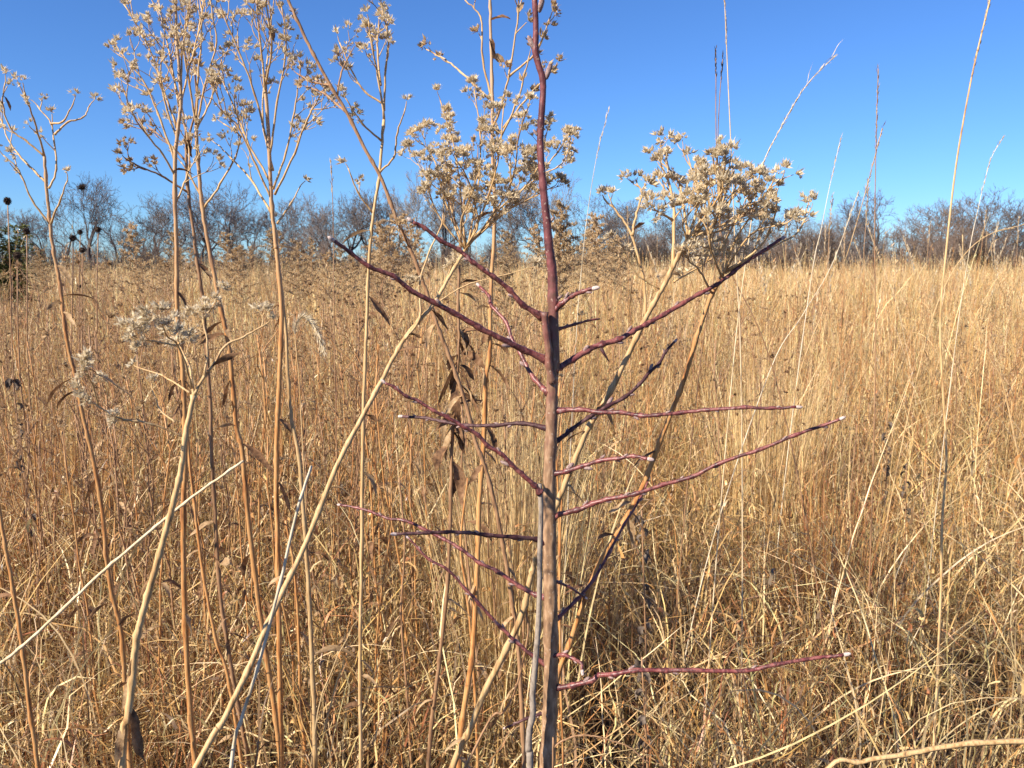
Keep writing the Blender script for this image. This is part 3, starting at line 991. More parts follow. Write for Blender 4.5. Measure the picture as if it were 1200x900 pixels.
# sixth
weed('forked_weed', 'slender pale weed with bushy husk top beside the slanting brown stem', 'dried weed',
     [(423, 900), (422, 773), (424, 647), (425, 520), (427, 450), (430, 367), (433, 300), (438, 250), (445, 200), (450, 140)],
     1.4, 5.5, 3.6, 'stem_tan',
     [{'p': [(445, 202), (461, 185), (466, 155), (475, 127)], 'dens': 0}, {'p': [(447, 165), (425, 145), (405, 115)], 'dens': 1}, [(450, 122), (428, 108), (413, 85), (398, 50)], [(450, 140), (443, 90), (437, 60), (432, 25)],
      [(450, 130), (452, 80), (455, 45), (448, 12)], {'p': [(437, 250), (420, 226), (408, 197)], 'dens': 1, 'tl': 12}, [(446, 100), (442, 60), (444, 25)]],
     hs=6, nh=4, lvl=1, dens=4, tl=15, leaves=[((430, 370), (.9, -.1), 16, 5), ((424, 640), (.5, 1), 46, 8), ((423, 770), (-.8, -.6), 60, 11, 'leaf_tan')])
# seventh: the bright diagonal stem with the big central head
weed('bushy_weed', 'thick pale stem leaning right from bottom left, crowned by the big central cream head', 'dried weed',
     [(229, 900), (260, 847), (290, 787), (310, 740), (333, 690), (360, 633), (393, 550), (420, 497), (447, 447), (470, 403), (493, 373), (508, 357), (528, 322), (545, 293)],
     .95, 10, 5.5, 'stem_tan',
     [[(545, 293), (522, 238), (510, 190), (493, 166)], [(545, 293), (540, 230), (532, 170), (516, 118)], [(548, 290), (560, 220), (563, 160), (556, 106)], [(545, 293), (575, 255), (600, 212), (608, 160), (618, 128)],
      [(545, 293), (590, 240), (625, 212), (648, 185), (662, 165)], [(550, 285), (572, 230), (585, 180), (590, 126)], [(545, 290), (560, 262), (548, 210), (536, 190)], [(552, 280), (600, 236), (630, 196), (640, 158)],
      [(548, 286), (565, 250), (580, 205), (578, 165)], [(552, 282), (590, 250), (622, 232), (650, 218)], [(546, 290), (540, 262), (548, 240), (560, 205)], [(548, 288), (575, 262), (596, 235), (598, 190)],
      [(545, 292), (520, 262), (505, 232), (500, 200)], [(550, 285), (585, 255), (618, 226), (625, 190)], {'p': [(540, 240), (505, 215), (483, 180)], 'dens': 3, 'w': 3}, {'p': [(630, 205), (655, 195), (668, 172)], 'dens': 3, 'w': 3}, [(546, 290), (530, 250), (520, 215), (524, 175)],
      {'p': [(475, 397), (492, 372), (492, 330), (505, 290), (518, 262), (520, 235)], 'dens': 1, 'w': 4.5}, {'p': [(508, 357), (545, 335), (580, 325), (622, 314)], 'dens': 0, 'w': 3},
      {'p': [(520, 332), (528, 315), (532, 303)], 'dens': 3, 'tl': 9}],
     Ytop=1.2, head='head_cream', hs=7.0, nh=5, lvl=2, dens=5, tl=17, spread=1.0, pw=3.8, hfrac=.28)
# central tall stems behind the trunk
weed('leafy_weed', 'orange stemmed weed behind the cream head, with dark curled leaves near its top', 'dried weed',
     [(538, 900), (543, 837), (553, 773), (557, 710), (560, 647), (562, 583), (567, 517), (569, 450), (574, 410), (575, 350), (580, 250), (577, 180), (577, 117), (575, 33), (574, -20)],
     1.35, 9.5, 3.6, 'stem_orange',
     [{'p': [(577, 117), (566, 70), (563, 20), (545, 0)], 'dens': 2}, {'p': [(578, 150), (590, 115), (598, 77), (607, 17), (608, -10)], 'dens': 4}, {'p': [(582, 170), (605, 122), (620, 66)], 'dens': 1},
      {'p': [(578, 120), (540, 85), (522, 70), (500, 58)], 'dens': 2, 'tl': 14}, {'p': [(590, 150), (622, 110), (650, 80)], 'dens': 3, 'tl': 14}, {'p': [(596, 90), (628, 60), (645, 20)], 'dens': 4, 'tl': 16}],
     head='head_tan', hs=7, nh=4, lvl=0, tl=18,
     leaves=[((573, 20), (.6, -.1), 24, 10), ((573, 40), (.1, 1), 28, 8), ((583, 62), (1, .1), 16, 12, 'leaf_tan'), ((598, 30), (.2, -1), 20, 7, 'leaf_tan'), ((575, 400), (.8, .1), 28, 8), ((572, 425), (.8, .6), 40, 9), ((568, 500), (.7, .8), 44, 9),
             ((566, 470), (-.6, 1), 60, 10, 'leaf_tan')])
weed('leafy_weed', 'brown weed wrapped in limp hanging dark leaves, left of the trunk at mid height', 'dried weed',
     [(502, 900), (507, 837), (515, 773), (524, 689), (528, 600), (530, 517), (535, 450), (538, 400), (537, 343), (540, 280), (545, 220)],
     1.38, 7, 3.4, 'stem_brown',
     [{'p': [(540, 285), (530, 250), (524, 210)], 'dens': 2}, {'p': [(543, 250), (556, 215), (560, 180)], 'dens': 2}], head='head_tan', hs=6, nh=4, lvl=0,
     leaves=[((537, 392), (.8, -.6), 22, 8), ((537, 400), (.3, .9), 30, 9), ((536, 420), (-.5, 1), 50, 9), ((536, 430), (.7, .9), 44, 10), ((534, 445), (-.2, 1), 62, 11), ((534, 450), (.8, .6), 36, 10), ((532, 480), (.2, 1), 56, 11),
             ((536, 335), (.8, -.4), 26, 7), ((531, 470), (-.7, 1), 60, 9, 'leaf_tan'), ((531, 500), (-.4, 1), 50, 9, 'leaf_tan'), ((530, 510), (.9, .3), 30, 8), ((560, 535), (.6, 1), 60, 12), ((575, 545), (.3, 1), 34, 8), ((534, 465), (.9, -.1), 30, 6)] + [((random.uniform(528, 540), random.uniform(385, 540)), (random.uniform(-1, 1), random.uniform(-.2, 1)), random.uniform(22, 50), random.uniform(8, 14)) for _ in range(16)])
# right: long yellow stem with the big right head
weed('bushy_weed', 'long yellow stem crossing behind the trunk to the big right cream head', 'dried weed',
     [(530, 900), (549, 858), (570, 807), (591, 765), (612, 719), (621, 680), (628, 655), (645, 610), (657, 580), (676, 533), (690, 500), (713, 463), (740, 407), (758, 370), (775, 340), (790, 310), (805, 282)],
     1.22, 9.5, 6, 'stem_tan',
     [[(806, 280), (825, 255), (850, 240), (872, 212)], [(806, 280), (800, 235), (793, 208), (770, 186)], {'p': [(788, 315), (790, 265), (787, 225), (776, 196)], 'w': 5}, [(806, 282), (836, 262), (842, 222), (836, 192)],
      {'p': [(757, 372), (753, 322), (740, 275), (726, 252), (708, 233)], 'dens': 1, 'tl': 10, 'w': 4.5}, {'p': [(741, 276), (746, 250), (752, 228), (746, 212)], 'dens': 3, 'tl': 10},
      {'p': [(788, 258), (775, 250), (765, 246)], 'dens': 3, 'tl': 12}, [(806, 280), (818, 240), (815, 215), (808, 190)], [(812, 275), (850, 262), (880, 235), (890, 215)],
      [(812, 278), (830, 290), (838, 262), (858, 205)], [(806, 282), (828, 250), (845, 225), (850, 190)], [(812, 276), (845, 270), (868, 255), (893, 235)], [(806, 280), (820, 262), (824, 235), (822, 205)],
      {'p': [(790, 330), (812, 318), (832, 305)], 'dens': 4, 'tl': 14, 'w': 3}, {'p': [(800, 300), (840, 300), (868, 296)], 'dens': 4, 'tl': 14, 'w': 3}, {'p': [(806, 285), (800, 262), (812, 245)], 'dens': 4, 'tl': 16, 'w': 3}, [(800, 300), (830, 250), (826, 215)], [(815, 270), (848, 250), (862, 225), (880, 222)],
      {'p': [(775, 340), (745, 320), (730, 290), (720, 282)], 'dens': 1, 'tl': 8, 'w': 2.5}],
     Ytop=1.12, head='head_cream', hs=6.6, nh=5, lvl=1, dens=5, tl=17, spread=.8, pw=3.8, hfrac=.4,
     leaves=[((785, 318), (-.8, -.4), 30, 9, 'leaf_tan'), ((860, 275), (.9, -.7), 34, 13, 'leaf_tan'), ((745, 272), (.5, -.7), 16, 6)])
weed('bushy_weed', 'rusty slanting stem with a folded tan leaf hanging from it, right of the trunk', 'dried weed',
     [(640, 850), (654, 790), (667, 756), (684, 706), (701, 664), (718, 634), (747, 583), (765, 540), (777, 508), (800, 450), (815, 400), (832, 350), (846, 324)],
     1.3, 8, 5, 'stem_orange',
     [[(846, 325), (862, 282), (885, 245), (905, 215)], [(850, 318), (890, 290), (908, 252), (910, 228)], {'p': [(850, 320), (900, 292), (935, 272), (947, 240)], 'dens': 4}, [(846, 325), (850, 285), (865, 255), (878, 240)],
      [(846, 325), (836, 300), (830, 270)], [(850, 318), (880, 300), (892, 268)], {'p': [(835, 345), (820, 318), (802, 300)], 'dens': 3, 'tl': 14}, {'p': [(850, 316), (880, 275), (920, 262)], 'dens': 3}],
     Ytop=1.15, head='head_cream', hs=6.6, nh=4, lvl=1, dens=3, tl=15, pw=3.4, hfrac=.4,
     leaves=[((731, 590), (.25, 1), 56, 14, 'leaf_tan'), ((700, 700), (.1, -1), 26, 14, 'leaf_tan'), ((765, 600), (.6, 1), 40, 9), ((725, 600), (-.4, .8), 16, 10, 'leaf_grey')])
# foreground blurred stem on the left
weed('broken_weed', 'thick tan stem in the left foreground with a low ragged head of pale husks', 'dried weed',
     [(143, 900), (150, 840), (155, 800), (160, 750), (170, 710), (182, 667), (193, 627), (203, 590), (212, 550), (218, 507), (227, 463)],
     .82, 11, 6.5, 'stem_tan',
     [{'p': [(227, 463), (240, 440), (252, 425), (264, 405), (285, 395), (312, 380)], 'w': 5, 'dens': 1, 'tl': 12}, {'p': [(227, 463), (222, 430), (208, 400), (204, 378)], 'w': 4.5},
      {'p': [(222, 460), (190, 440), (160, 430)], 'dens': 0, 'w': 3.2}, {'p': [(216, 512), (180, 497), (140, 490), (115, 476), (97, 462)], 'w': 3.6, 'dens': 2, 'tl': 14}, [(240, 440), (243, 405), (238, 375), (250, 360)],
      [(225, 455), (212, 410), (195, 392), (188, 370)], {'p': [(205, 495), (188, 480), (178, 455)], 'w': 3, 'dens': 0}, {'p': [(208, 405), (180, 400), (160, 398)], 'dens': 4, 'tl': 14}, {'p': [(115, 476), (108, 450), (100, 432)], 'dens': 3, 'tl': 10}],
     hs=8, nh=6, lvl=1, dens=4, tl=14, leaves=[((80, 430), (1, .02), 58, 5, 'leaf_tan'), ((250, 435), (.7, -.5), 40, 8), ((155, 760), (-.3, 1), 90, 14, 'leaf_tan'), ((152, 830), (.3, 1), 80, 14), ((148, 850), (-.2, 1), 60, 12, 'leaf_tan')])
weed('dry_stem', 'orange bare stem at the lower left edge of the picture', 'dried stem',
     [(45, 900), (35, 833), (27, 767), (17, 700), (8, 650), (0, 603), (-12, 520), (-20, 440)], 1.2, 6.5, 4, 'stem_orange', leaves=[((10, 700), (-.9, -.1), 50, 9)])
weed('dry_stem', 'rusty bare stem just right of the straight tall one at lower left', 'dried stem',
     [(284, 900), (267, 793), (253, 750), (240, 683), (230, 610), (222, 540), (218, 480)], 1.6, 5, 3.4, 'stem_orange', leaves=[((232, 640), (.8, .6), 40, 8)])
weed('dry_stem', 'bleached white stick leaning right, crossing the thick pale stem at lower left', 'dried stem',
     [(270, 903), (283, 843), (302, 783), (325, 697), (348, 600), (365, 546)], .9, 6, 3.6, 'stem_white', spread=.7)
weed('dry_stem', 'bleached straw lying aslant from the left edge, behind the thick foreground stem', 'dried stem',
     [(-30, 795), (0, 777), (23, 760), (67, 720), (117, 673), (167, 630), (197, 605), (233, 577), (285, 540)], .9, 5, 3.4, 'stem_pale', spread=.15)
weed('dry_stem', 'golden grass stem leaning in from the lower right corner', 'dried stem',
     [(960, 915), (1010, 893), (1060, 884), (1130, 872), (1210, 868)], 1.1, 5, 8, 'stem_tan', spread=.2)
weed('dry_stem', 'thin arching brown stem at the foot of the trunk, right side', 'dried stem',
     [(648, 890), (650, 876), (660, 868), (678, 862), (698, 863), (716, 868), (738, 876), (760, 895)], 1.0, 3, 2, 'stem_brown', spread=.0)
for lab, pth, Y, w_, mt in [
    ('thin yellow stem close along the right side of the trunk', [(660, 900), (657, 800), (656, 650), (659, 560), (657, 500)], 1.35, 4, 'stem_orange'),
    ('bare orange stem between the leaf-wrapped weed and the thick orange one', [(560, 900), (556, 800), (548, 700), (540, 640), (548, 560)], 1.5, 5, 'stem_orange'),
    ('curved brown stem rising beside the grey shoot at the trunk foot', [(565, 860), (590, 835), (605, 805), (614, 770), (619, 740), (616, 715)], 1.2, 4, 'stem_brown'),
    ('dull rusty stem leaning left at bottom, under the thick pale diagonal', [(360, 900), (352, 820), (350, 740), (345, 670), (335, 610)], 1.7, 5, 'stem_orange'),
    ('bent orange stem with a tan leaf below the long straight-stemmed weed', [(482, 900), (476, 800), (470, 720), (474, 640), (468, 560)], 1.8, 4, 'stem_brown'),
]:
    weed('dry_stem', lab, 'dried stem', pth, Y, w_, w_ * .6, mt, leaves=[((pth[2][0], pth[2][1]), (random.choice((-.7, .7)), .8), 40, 8, 'leaf_tan'), ((pth[1][0], pth[1][1]), (random.choice((-.7, .7)), .6), 34, 9)])


# ------------------------------------------------------------------ named tall grass stalks against the sky
def stalk(label, path, Y, w_, mat='stem_tan', head=0, headmat='head_tan', group=None, side=0, cat='grass stalk', name='grass_stalk'):
    P = to_ground(P2(path, Y), Y, .6)
    root = thing(name, label, cat, (P[0].x, P[0].y, 0), group)
    O = root.location.copy()
    s = smooth_path(P, 6)
    n = len(s)
    b = MB(); b.tube(s, taper(n, px(w_, Y) * .38, px(w_, Y) * .16), 6)
    b.build('stem', M[mat], root, O)
    if head:
        hb = MB()
        tot = sum((s[i + 1] - s[i]).length for i in range(n - 1))
        acc = 0
        hl = px(head, Y)
        for i in range(n - 1, 0, -1):
            seg = (s[i] - s[i - 1])
            m = max(2, int(seg.length / px(2.2, Y)))
            for k in range(m):
                p = s[i] - seg * (k / m)
                t = seg.normalized()
                u = t.orthogonal().normalized(); v = t.cross(u); a = random.uniform(0, 6.28)
                q = (t + (u * math.cos(a) + v * math.sin(a)) * random.uniform(.1, .45)).normalized()
                wq = t.cross(q).normalized() * px(.7, Y)
                e = p + q * px(random.uniform(5, 10), Y)
                hb.quad(p, p + (e - p) * .5 - wq, e, p + (e - p) * .5 + wq)
            acc += seg.length
            if acc > hl:
                break
        hb.build('seed_head', M[headmat], root, O, smooth=False)
    if side:
        for k in range(side):
            i = n - 2 - int(k * n * .06)
            tb = MB(); t = (s[i] - s[i - 1]).normalized()
            tb.leaf(s[i], (t + Vector((.35 * random.choice((-1, 1)), 0, 0))), px(28, Y), px(1.6, Y), .2, .4)
            tb.build('awn', M['stem_pale'], root, O)
    return root


stalk('tall golden grass stem running out of the top at far right', [(1102, 711), (1104, 613), (1109, 533), (1104, 442), (1102, 371), (1110, 283), (1119, 204), (1129, 142), (1142, 75), (1160, 0), (1166, -30)], 1.6, 5, 'stem_tan', 120)
stalk('fine pale grass stem leaving the picture top, right of two dark heads', [(868, 420), (862, 300), (857, 180), (853, 90), (849, 0), (846, -30)], 1.9, 2.6, 'stem_pale', 70)
stalk('feathery pale grass plume leaning right above the cream head', [(860, 420), (875, 300), (890, 205), (915, 150), (945, 100), (977, 67)], 1.8, 2.2, 'stem_pale', 150, 'head_cream', side=3)
stalk('upright brown grass stem with a slim head, in the gap right of the leaning plume', [(1026, 420), (1025, 300), (1026, 200), (1029, 80)], 2.2, 2.8, 'stem_brown', 90)
stalk('dark maroon bluestem head, taller and left of a close pair', [(905, 430), (850, 300), (840, 180), (839, 90), (839, 58)], 1.9, 2.6, 'stem_brown', 30, 'head_dark')
stalk('dark maroon bluestem head with a crooked top, right of a close pair', [(820, 430), (843, 280), (841, 185), (843, 120), (847, 68)], 1.95, 2.4, 'stem_brown', 28, 'head_dark')
stalk('wispy white grass stem right of the sapling top', [(675, 400), (683, 300), (690, 240), (700, 180), (713, 130)], 2.0, 1.7, 'stem_white', 50, 'head_cream')
stalk('pale curved grass blade at the right between stem and edge', [(1120, 400), (1135, 300), (1145, 250), (1160, 190), (1174, 163)], 2.4, 1.6, 'stem_white', 60, 'head_cream')
stalk('pale blade left of the upright brown grass stem, tip in the sky', [(950, 330), (962, 270), (972, 220), (985, 163)], 2.6, 1.6, 'stem_white', 50, 'head_cream')
stalk('bowed tan stem rising from the field towards the upright brown stem', [(930, 470), (950, 400), (985, 320), (1010, 240), (1034, 150)], 2.3, 2.4, 'stem_tan', 60)
stalk('white broken straws crossing at the middle right, longer one', [(900, 440), (940, 370), (975, 310), (1004, 230)], 2.1, 1.8, 'stem_white', 30, 'head_cream')
stalk('arched straw falling to the right edge in front of the brush', [(1080, 420), (1110, 330), (1150, 280), (1205, 262)], 2.4, 2.4, 'stem_tan', 40)
stalk('thin dark stem with tiny husks in the sky gap left of centre', [(392, 400), (391, 300), (390, 240), (388, 192)], 2.2, 2.2, 'stem_brown', 34)
stalk('slanting tan straw at right with its tip over the tree line', [(1180, 470), (1160, 420), (1140, 370), (1130, 330), (1128, 275)], 2.0, 3.4, 'stem_tan', 40)


# ------------------------------------------------------------------ copied plants
def children(o):
    return [c for c in COL.objects if c.parent == o]


def copy_tree(root, kids, loc, rotz, scale, label=None):
    r = root.copy(); COL.objects.link(r)
    r.location = loc; r.rotation_euler = (0, 0, rotz); r.scale = (scale, scale, scale)
    if label:
        r['label'] = label
    for c, gs in kids:
        d = c.copy(); COL.objects.link(d); d.parent = r
        for g in gs:
            e = g.copy(); COL.objects.link(e); e.parent = d
    return r


def kids_of(root):
    return [(c, list(c.children)) for c in root.children]


def proto_grass(h, bend, headlen, mat, headmat, nleaf):
    root = thing('grass_stalk', 'x', 'grass stalk', (0, 0, 0))
    n = 12
    pts = []
    for i in range(n + 1):
        t = i / n
        pts.append(Vector((bend * t * t * h + random.gauss(0, .003), random.gauss(0, .003), t * h)))
    b = MB(); b.tube(pts, taper(n + 1, .0022, .0009), 5); b.build('stem', M[mat], root)
    hb = MB()
    nn = int(headlen / .006)
    for k in range(nn):
        t = 1 - headlen / h * k / nn
        i = min(int(t * n), n - 1); p = pts[i].lerp(pts[i + 1], t * n - i)
        a = random.uniform(0, 6.28)
        e = p + Vector((math.cos(a) * .01, math.sin(a) * .01, random.uniform(.012, .03)))
        w_ = Vector((-math.sin(a), math.cos(a), 0)) * .0026
        hb.quad(p, p.lerp(e, .5) - w_, e, p.lerp(e, .5) + w_)
    hb.build('seed_head', M[headmat], root, smooth=False)
    for k in range(nleaf):
        lb = MB(); a = random.uniform(0, 6.28)
        lb.leaf(pts[random.randint(2, 8)], Vector((math.cos(a) * .5, math.sin(a) * .5, 1)), random.uniform(.2, .4), .005, .8, .55, 8)
        lb.build('blade', M[random.choice(('leaf_tan', 'stem_tan'))], root)
    return root


def proto_weed(h, mat, head, spread, nbr, hs, nl, lv=1, size=.6):
    root = thing('dried_weed', 'x', 'dried weed', (0, 0, 0))
    n = 10
    pts = [Vector((random.gauss(0, .006) + .03 * math.sin(i * .5), random.gauss(0, .006), h * i / n)) for i in range(n + 1)]
    b = MB(); b.tube(pts, taper(n + 1, .0038, .0018, .2), 6); b.build('stem', M[mat], root)
    for k in range(nbr):
        f = size + (1 - size) * k / nbr
        i = min(int(f * n), n - 1); p = pts[i].lerp(pts[i + 1], f * n - i)
        a = k * 2.4 + random.uniform(-.4, .4)
        tb, hb = MB(), []
        d = Vector((math.cos(a) * spread, math.sin(a) * spread, 1)).normalized()
        twigs(tb, hb, p, d, h * .13 * random.uniform(.8, 1.3), .0015, lv, hs, 4)
        bo = tb.build('branch', M[mat], root); build_heads(hb, M[head], bo)
    for k in range(nl):
        lb = MB(); a = random.uniform(0, 6.28)
        lb.leaf(pts[random.randint(2, 7)], Vector((math.cos(a), math.sin(a), .2)), random.uniform(.05, .11), .012, 1.5, 1.2, 7)
        lb.build('dead_leaf', M[random.choice(('leaf_brown', 'leaf_tan', 'leaf_brown'))], root)
    return root


def proto_cone(h):
    root = thing('coneflower', 'x', 'coneflower', (0, 0, 0))
    pts = [Vector((.02 * math.sin(i * .9), .01 * math.cos(i), h * i / 8)) for i in range(9)]
    b = MB(); b.tube(pts, taper(9, .003, .0018), 6); b.build('stem', M['stem_brown'], root)
    hb = MB(); c = pts[-1] + Vector((0, 0, .012)); hb.blob(c, .0085, None, 1.15, 10, 8, .2)
    for _ in range(150):
        q = Vector((random.gauss(0, 1), random.gauss(0, 1), random.gauss(0, 1))).normalized()
        u = q.orthogonal().normalized() * .0012
        hb.tri(c + q * .0075 - u, c + q * .0075 + u, c + q * .0135)
    hb.build('seed_cone', M['head_dark'], root, smooth=False)
    return root


def proto_plume(h, mat='stem_brown', head='head_tan', L=.32, wd=.13, nb=24):
    """goldenrod: a stem with a feathery arching plume of many small side sprays"""
    root = thing('goldenrod', 'x', 'goldenrod', (0, 0, 0))
    pts = [Vector((.03 * (i / 8) ** 3 * h, random.gauss(0, .004), h * i / 8)) for i in range(9)]
    b = MB(); b.tube(pts, taper(9, .0032, .0016), 6); b.build('stem', M[mat], root)
    hb = MB()
    for k in range(nb):
        t = k / nb
        z = h - L + L * t
        i = min(int(z / h * 8), 7); p = pts[i].lerp(pts[i + 1], z / h * 8 - i)
        a = k * 2.4
        ln = wd * (1 - t * .75) * random.uniform(.7, 1.2)
        d = Vector((math.cos(a), math.sin(a), .6)).normalized()
        q = p.copy(); spts = [q.copy()]
        for _ in range(5):
            q = q + d * ln / 5; d = (d + Vector((0, 0, -.08))).normalized(); spts.append(q.copy())
        hb.tube(spts, taper(6, .001, .0005), 3, False)
        for j in range(1, 6):
            for _ in range(5):
                hb.husk(spts[j] + Vector((random.gauss(0, .005), random.gauss(0, .005), random.gauss(0, .005))), Vector((random.gauss(0, .5), random.gauss(0, .5), 1)), random.uniform(.006, .011))
    hb.build('plume', M[head], root, smooth=False)
    for k in range(4):
        lb = MB(); a = random.uniform(0, 6.28)
        lb.leaf(pts[random.randint(2, 6)], Vector((math.cos(a), math.sin(a), .1)), random.uniform(.05, .09), .009, 1.5, 1.2, 6)
        lb.build('dead_leaf', M['leaf_brown'], root)
    return root


def spread(protos, spots, label, group, smin=.85, smax=1.12):
    kk = [kids_of(p) for p in protos]
    used = set()
    for (x, y) in spots:
        i = random.randrange(len(protos))
        sc = random.uniform(smin, smax); rz = random.uniform(0, 6.28)
        if i not in used:
            used.add(i)
            r = protos[i]; r.location = (x, y, 0); r.rotation_euler = (0, 0, rz); r.scale = (sc,) * 3
        else:
            r = copy_tree(protos[i], kk[i], (x, y, 0), rz, sc)
        r['label'] = label; r['group'] = group
    for i in range(len(protos)):
        if i not in used:
            for c, gs in kk[i]:
                for g in gs:
                    bpy.data.objects.remove(g)
                bpy.data.objects.remove(c)
            bpy.data.objects.remove(protos[i])


def spots(n, y0, y1, fx0=-.7, fx1=.7, pw=1.0):
    out = []
    for _ in range(n):
        y = y0 + (y1 - y0) * random.random() ** pw
        out.append((random.uniform(fx0, fx1) * y, y))
    return out


gp = [proto_grass(random.uniform(1.35, 1.6), random.uniform(.02, .3), random.uniform(.12, .25), random.choice(('stem_tan', 'stem_tan', 'stem_orange', 'stem_pale')), random.choice(('head_tan', 'head_cream')), 2) for _ in range(9)]
spread(gp[:5], spots(150, 3.2, 15, .1, .72), 'tall thin straw-coloured grass stalk standing above the field on the right', 'tall grass stalks on the right', .92, 1.24)
spread(gp[5:], spots(90, 2.8, 14, -.72, .1), 'tall thin straw-coloured grass stalk standing above the field on the left', 'tall grass stalks on the left', .8, 1.06)
wp = [proto_weed(random.uniform(1.0, 1.25), random.choice(('stem_brown', 'stem_orange', 'stem_brown')), random.choice(('head_tan', 'leaf_tan', 'head_tan', 'leaf_brown')), random.uniform(.5, 1.0), random.randint(6, 9), .011, 5, 1, .6) for _ in range(6)]
spread(wp, spots(120, 2.0, 8, -.72, .05) + spots(34, 2.4, 9, .1, .72), 'slender brown weed with small husks rising out of the matted grass', 'brown weeds in the field', .8, 1.1)
pp = [proto_plume(random.uniform(1.42, 1.6), L=random.uniform(.3, .42)) for _ in range(5)]
spread(pp, spots(44, 4.2, 13, -.7, -.04) + spots(22, 3.6, 9, -.04, .14), 'fluffy tan goldenrod plume standing at the skyline of the field', 'goldenrods in the field', .94, 1.12)
# bare orange-brown stems of the left foreground
sp_ = [proto_weed(random.uniform(.95, 1.2), random.choice(('stem_orange', 'stem_orange', 'stem_brown')), 'head_tan', .5, 3, .009, 6, 0, .85) for _ in range(5)]
spread(sp_, spots(90, 1.75, 4, -.66, .2, 1), 'upright orange-brown dead stem with curled leaves in the near grass', 'orange stems in the near grass', .8, 1.1)

# coneflowers by the left edge
cone_labels = ['dark coneflower head nearest the left edge of the picture', 'dark coneflower head beside the olive bush, second from the left edge', 'dark coneflower head under the big oak, left of a close pair',
               'small dark coneflower head under the big oak, right of a close pair', 'dark coneflower head standing right of the oak pair trunks', 'dark coneflower head lowest on the skyline, below the close pair', 'dark coneflower head in front of the olive bush', 'lone dark coneflower head lower in the grass at left']
cone_px = [(3, 236), (25, 271), (79, 279), (89, 272), (110, 269), (93, 293), (17, 299), (93, 335)]
pc = proto_cone(1.5)
kc = kids_of(pc)
for i, ((cx, cy), lb) in enumerate(zip(cone_px, cone_labels)):
    Y = [2.6, 2.8, 2.7, 3.4, 2.9, 3.0, 2.4, 4.4][i]
    p = at(cx, cy, Y)
    sc = (p.z - .012) / 1.5
    r = pc if i == 0 else copy_tree(pc, kc, (0, 0, 0), 0, 1)
    r.location = (p.x, p.y, 0); r.scale = (1.0, 1.0, sc); r.rotation_euler = (0, 0, i * .3)
    r['label'] = lb; r['group'] = 'dark coneflower heads at the left'


# drooping pale rye head, pale straw bunch, olive bush, dark leafy stems
def rye():
    Y = 1.9
    P = to_ground(P2([(352, 470), (348, 420), (346, 388), (352, 372), (364, 376), (374, 394), (379, 412)], Y), Y, .3)
    root = thing('wild_rye', 'drooping pale bristly rye head left of centre below the skyline', 'grass stalk', (P[0].x, P[0].y, 0))
    O = root.location.copy()
    s = smooth_path(P, 6); b = MB(); b.tube(s, taper(len(s), .0016, .0008), 5); b.build('stem', M['stem_tan'], root, O)
    hb = MB()
    for i in range(len(s) - 26, len(s) - 1):
        for _ in range(16):
            t = (s[i + 1] - s[i]).normalized(); u = t.orthogonal().normalized(); v = t.cross(u); a = random.uniform(0, 6.28)
            q = (t + (u * math.cos(a) + v * math.sin(a)) * .6).normalized()
            e = s[i] + q * random.uniform(.015, .03); w_ = q.cross(t).normalized() * .0012
            hb.quad(s[i], s[i].lerp(e, .35) - w_, e, s[i].lerp(e, .35) + w_)
    hb.build('seed_head', M['head_cream'], root, O, smooth=False)


rye()


def bunch(label, cx, Y, n, h, rad, pale, name='bunchgrass'):
    p = at(cx, 500, Y)
    root = thing(name, label, 'bunchgrass', (p.x, p.y, 0))
    x = RNG.normal(0, rad, n); y = RNG.normal(0, rad, n)
    L_ = RNG.normal(h, .12, n).clip(.3, 2); a = np.arctan2(y, x)
    c = pal(n, pale)
    v, q, c2, _ = ribbons(x, y, np.zeros(n), L_, a, RNG.normal(.06, .06, n), RNG.normal(.12, .15, n), RNG.uniform(.0015, .0035, n), c, 6, 1.5, .15, 3)
    o = np_mesh('blades', v, q, c2, M['grass']); o.parent = root


bunch('pale bleached bunch of upright straw behind the left branches, close to the trunk', 603, 2.2, 800, 1.02, .06, [14, 2, 0, 0, 0, 0, 0, 0])
bunch('pale straw bunch at mid right below the skyline grasses', 905, 3.4, 600, 1.02, .09, [10, 4, 1, 0, 0, 0, 0, 0])
bunch('russet bunch of grass right of the longest lower branch', 985, 2.6, 380, .72, .08, [1, 2, 3, 5, 7, 2, 0, 0])
bunch('russet bunch of grass left of the coneflowers in the near field', 60, 3.2, 380, .85, .1, [1, 2, 3, 6, 6, 2, 0, 0])


def olive_bush():
    Y = 13.0
    p = at(10, 300, Y)
    root = thing('olive_bush', 'olive green leafy bush with pale husks at the left edge of the skyline', 'shrub', (p.x, p.y, 0))
    b = MB(); lb = MB(); hb = MB()
    for k in range(34):
        a = random.uniform(0, 6.28); r = random.uniform(.02, .55)
        s = [Vector((0, 0, 0)), Vector((r * .5 * math.cos(a), r * .5 * math.sin(a), .7)), Vector((r * math.cos(a), r * math.sin(a), random.uniform(1.5, 2.0)))]
        s = smooth_path(s, 5); b.tube(s, taper(len(s), .004, .0015), 5)
        for i in range(6, len(s)):
            for _ in range(11):
                q = Vector((random.gauss(0, 1), random.gauss(0, 1), .5)).normalized()
                lb.leaf(s[i] + Vector((0, 0, random.uniform(-.05, .05))), q, random.uniform(.08, .14), .035, .6, .5, 3)
            hb.husk(s[i] + Vector((random.gauss(0, .03), random.gauss(0, .03), .02)), Vector((0, 0, 1)), .012)
    b.build('stems', M['stem_brown'], root); lb.build('foliage', M['green_leaf'], root); hb.build('seed_heads', M['head_cream'], root, smooth=False)


olive_bush()


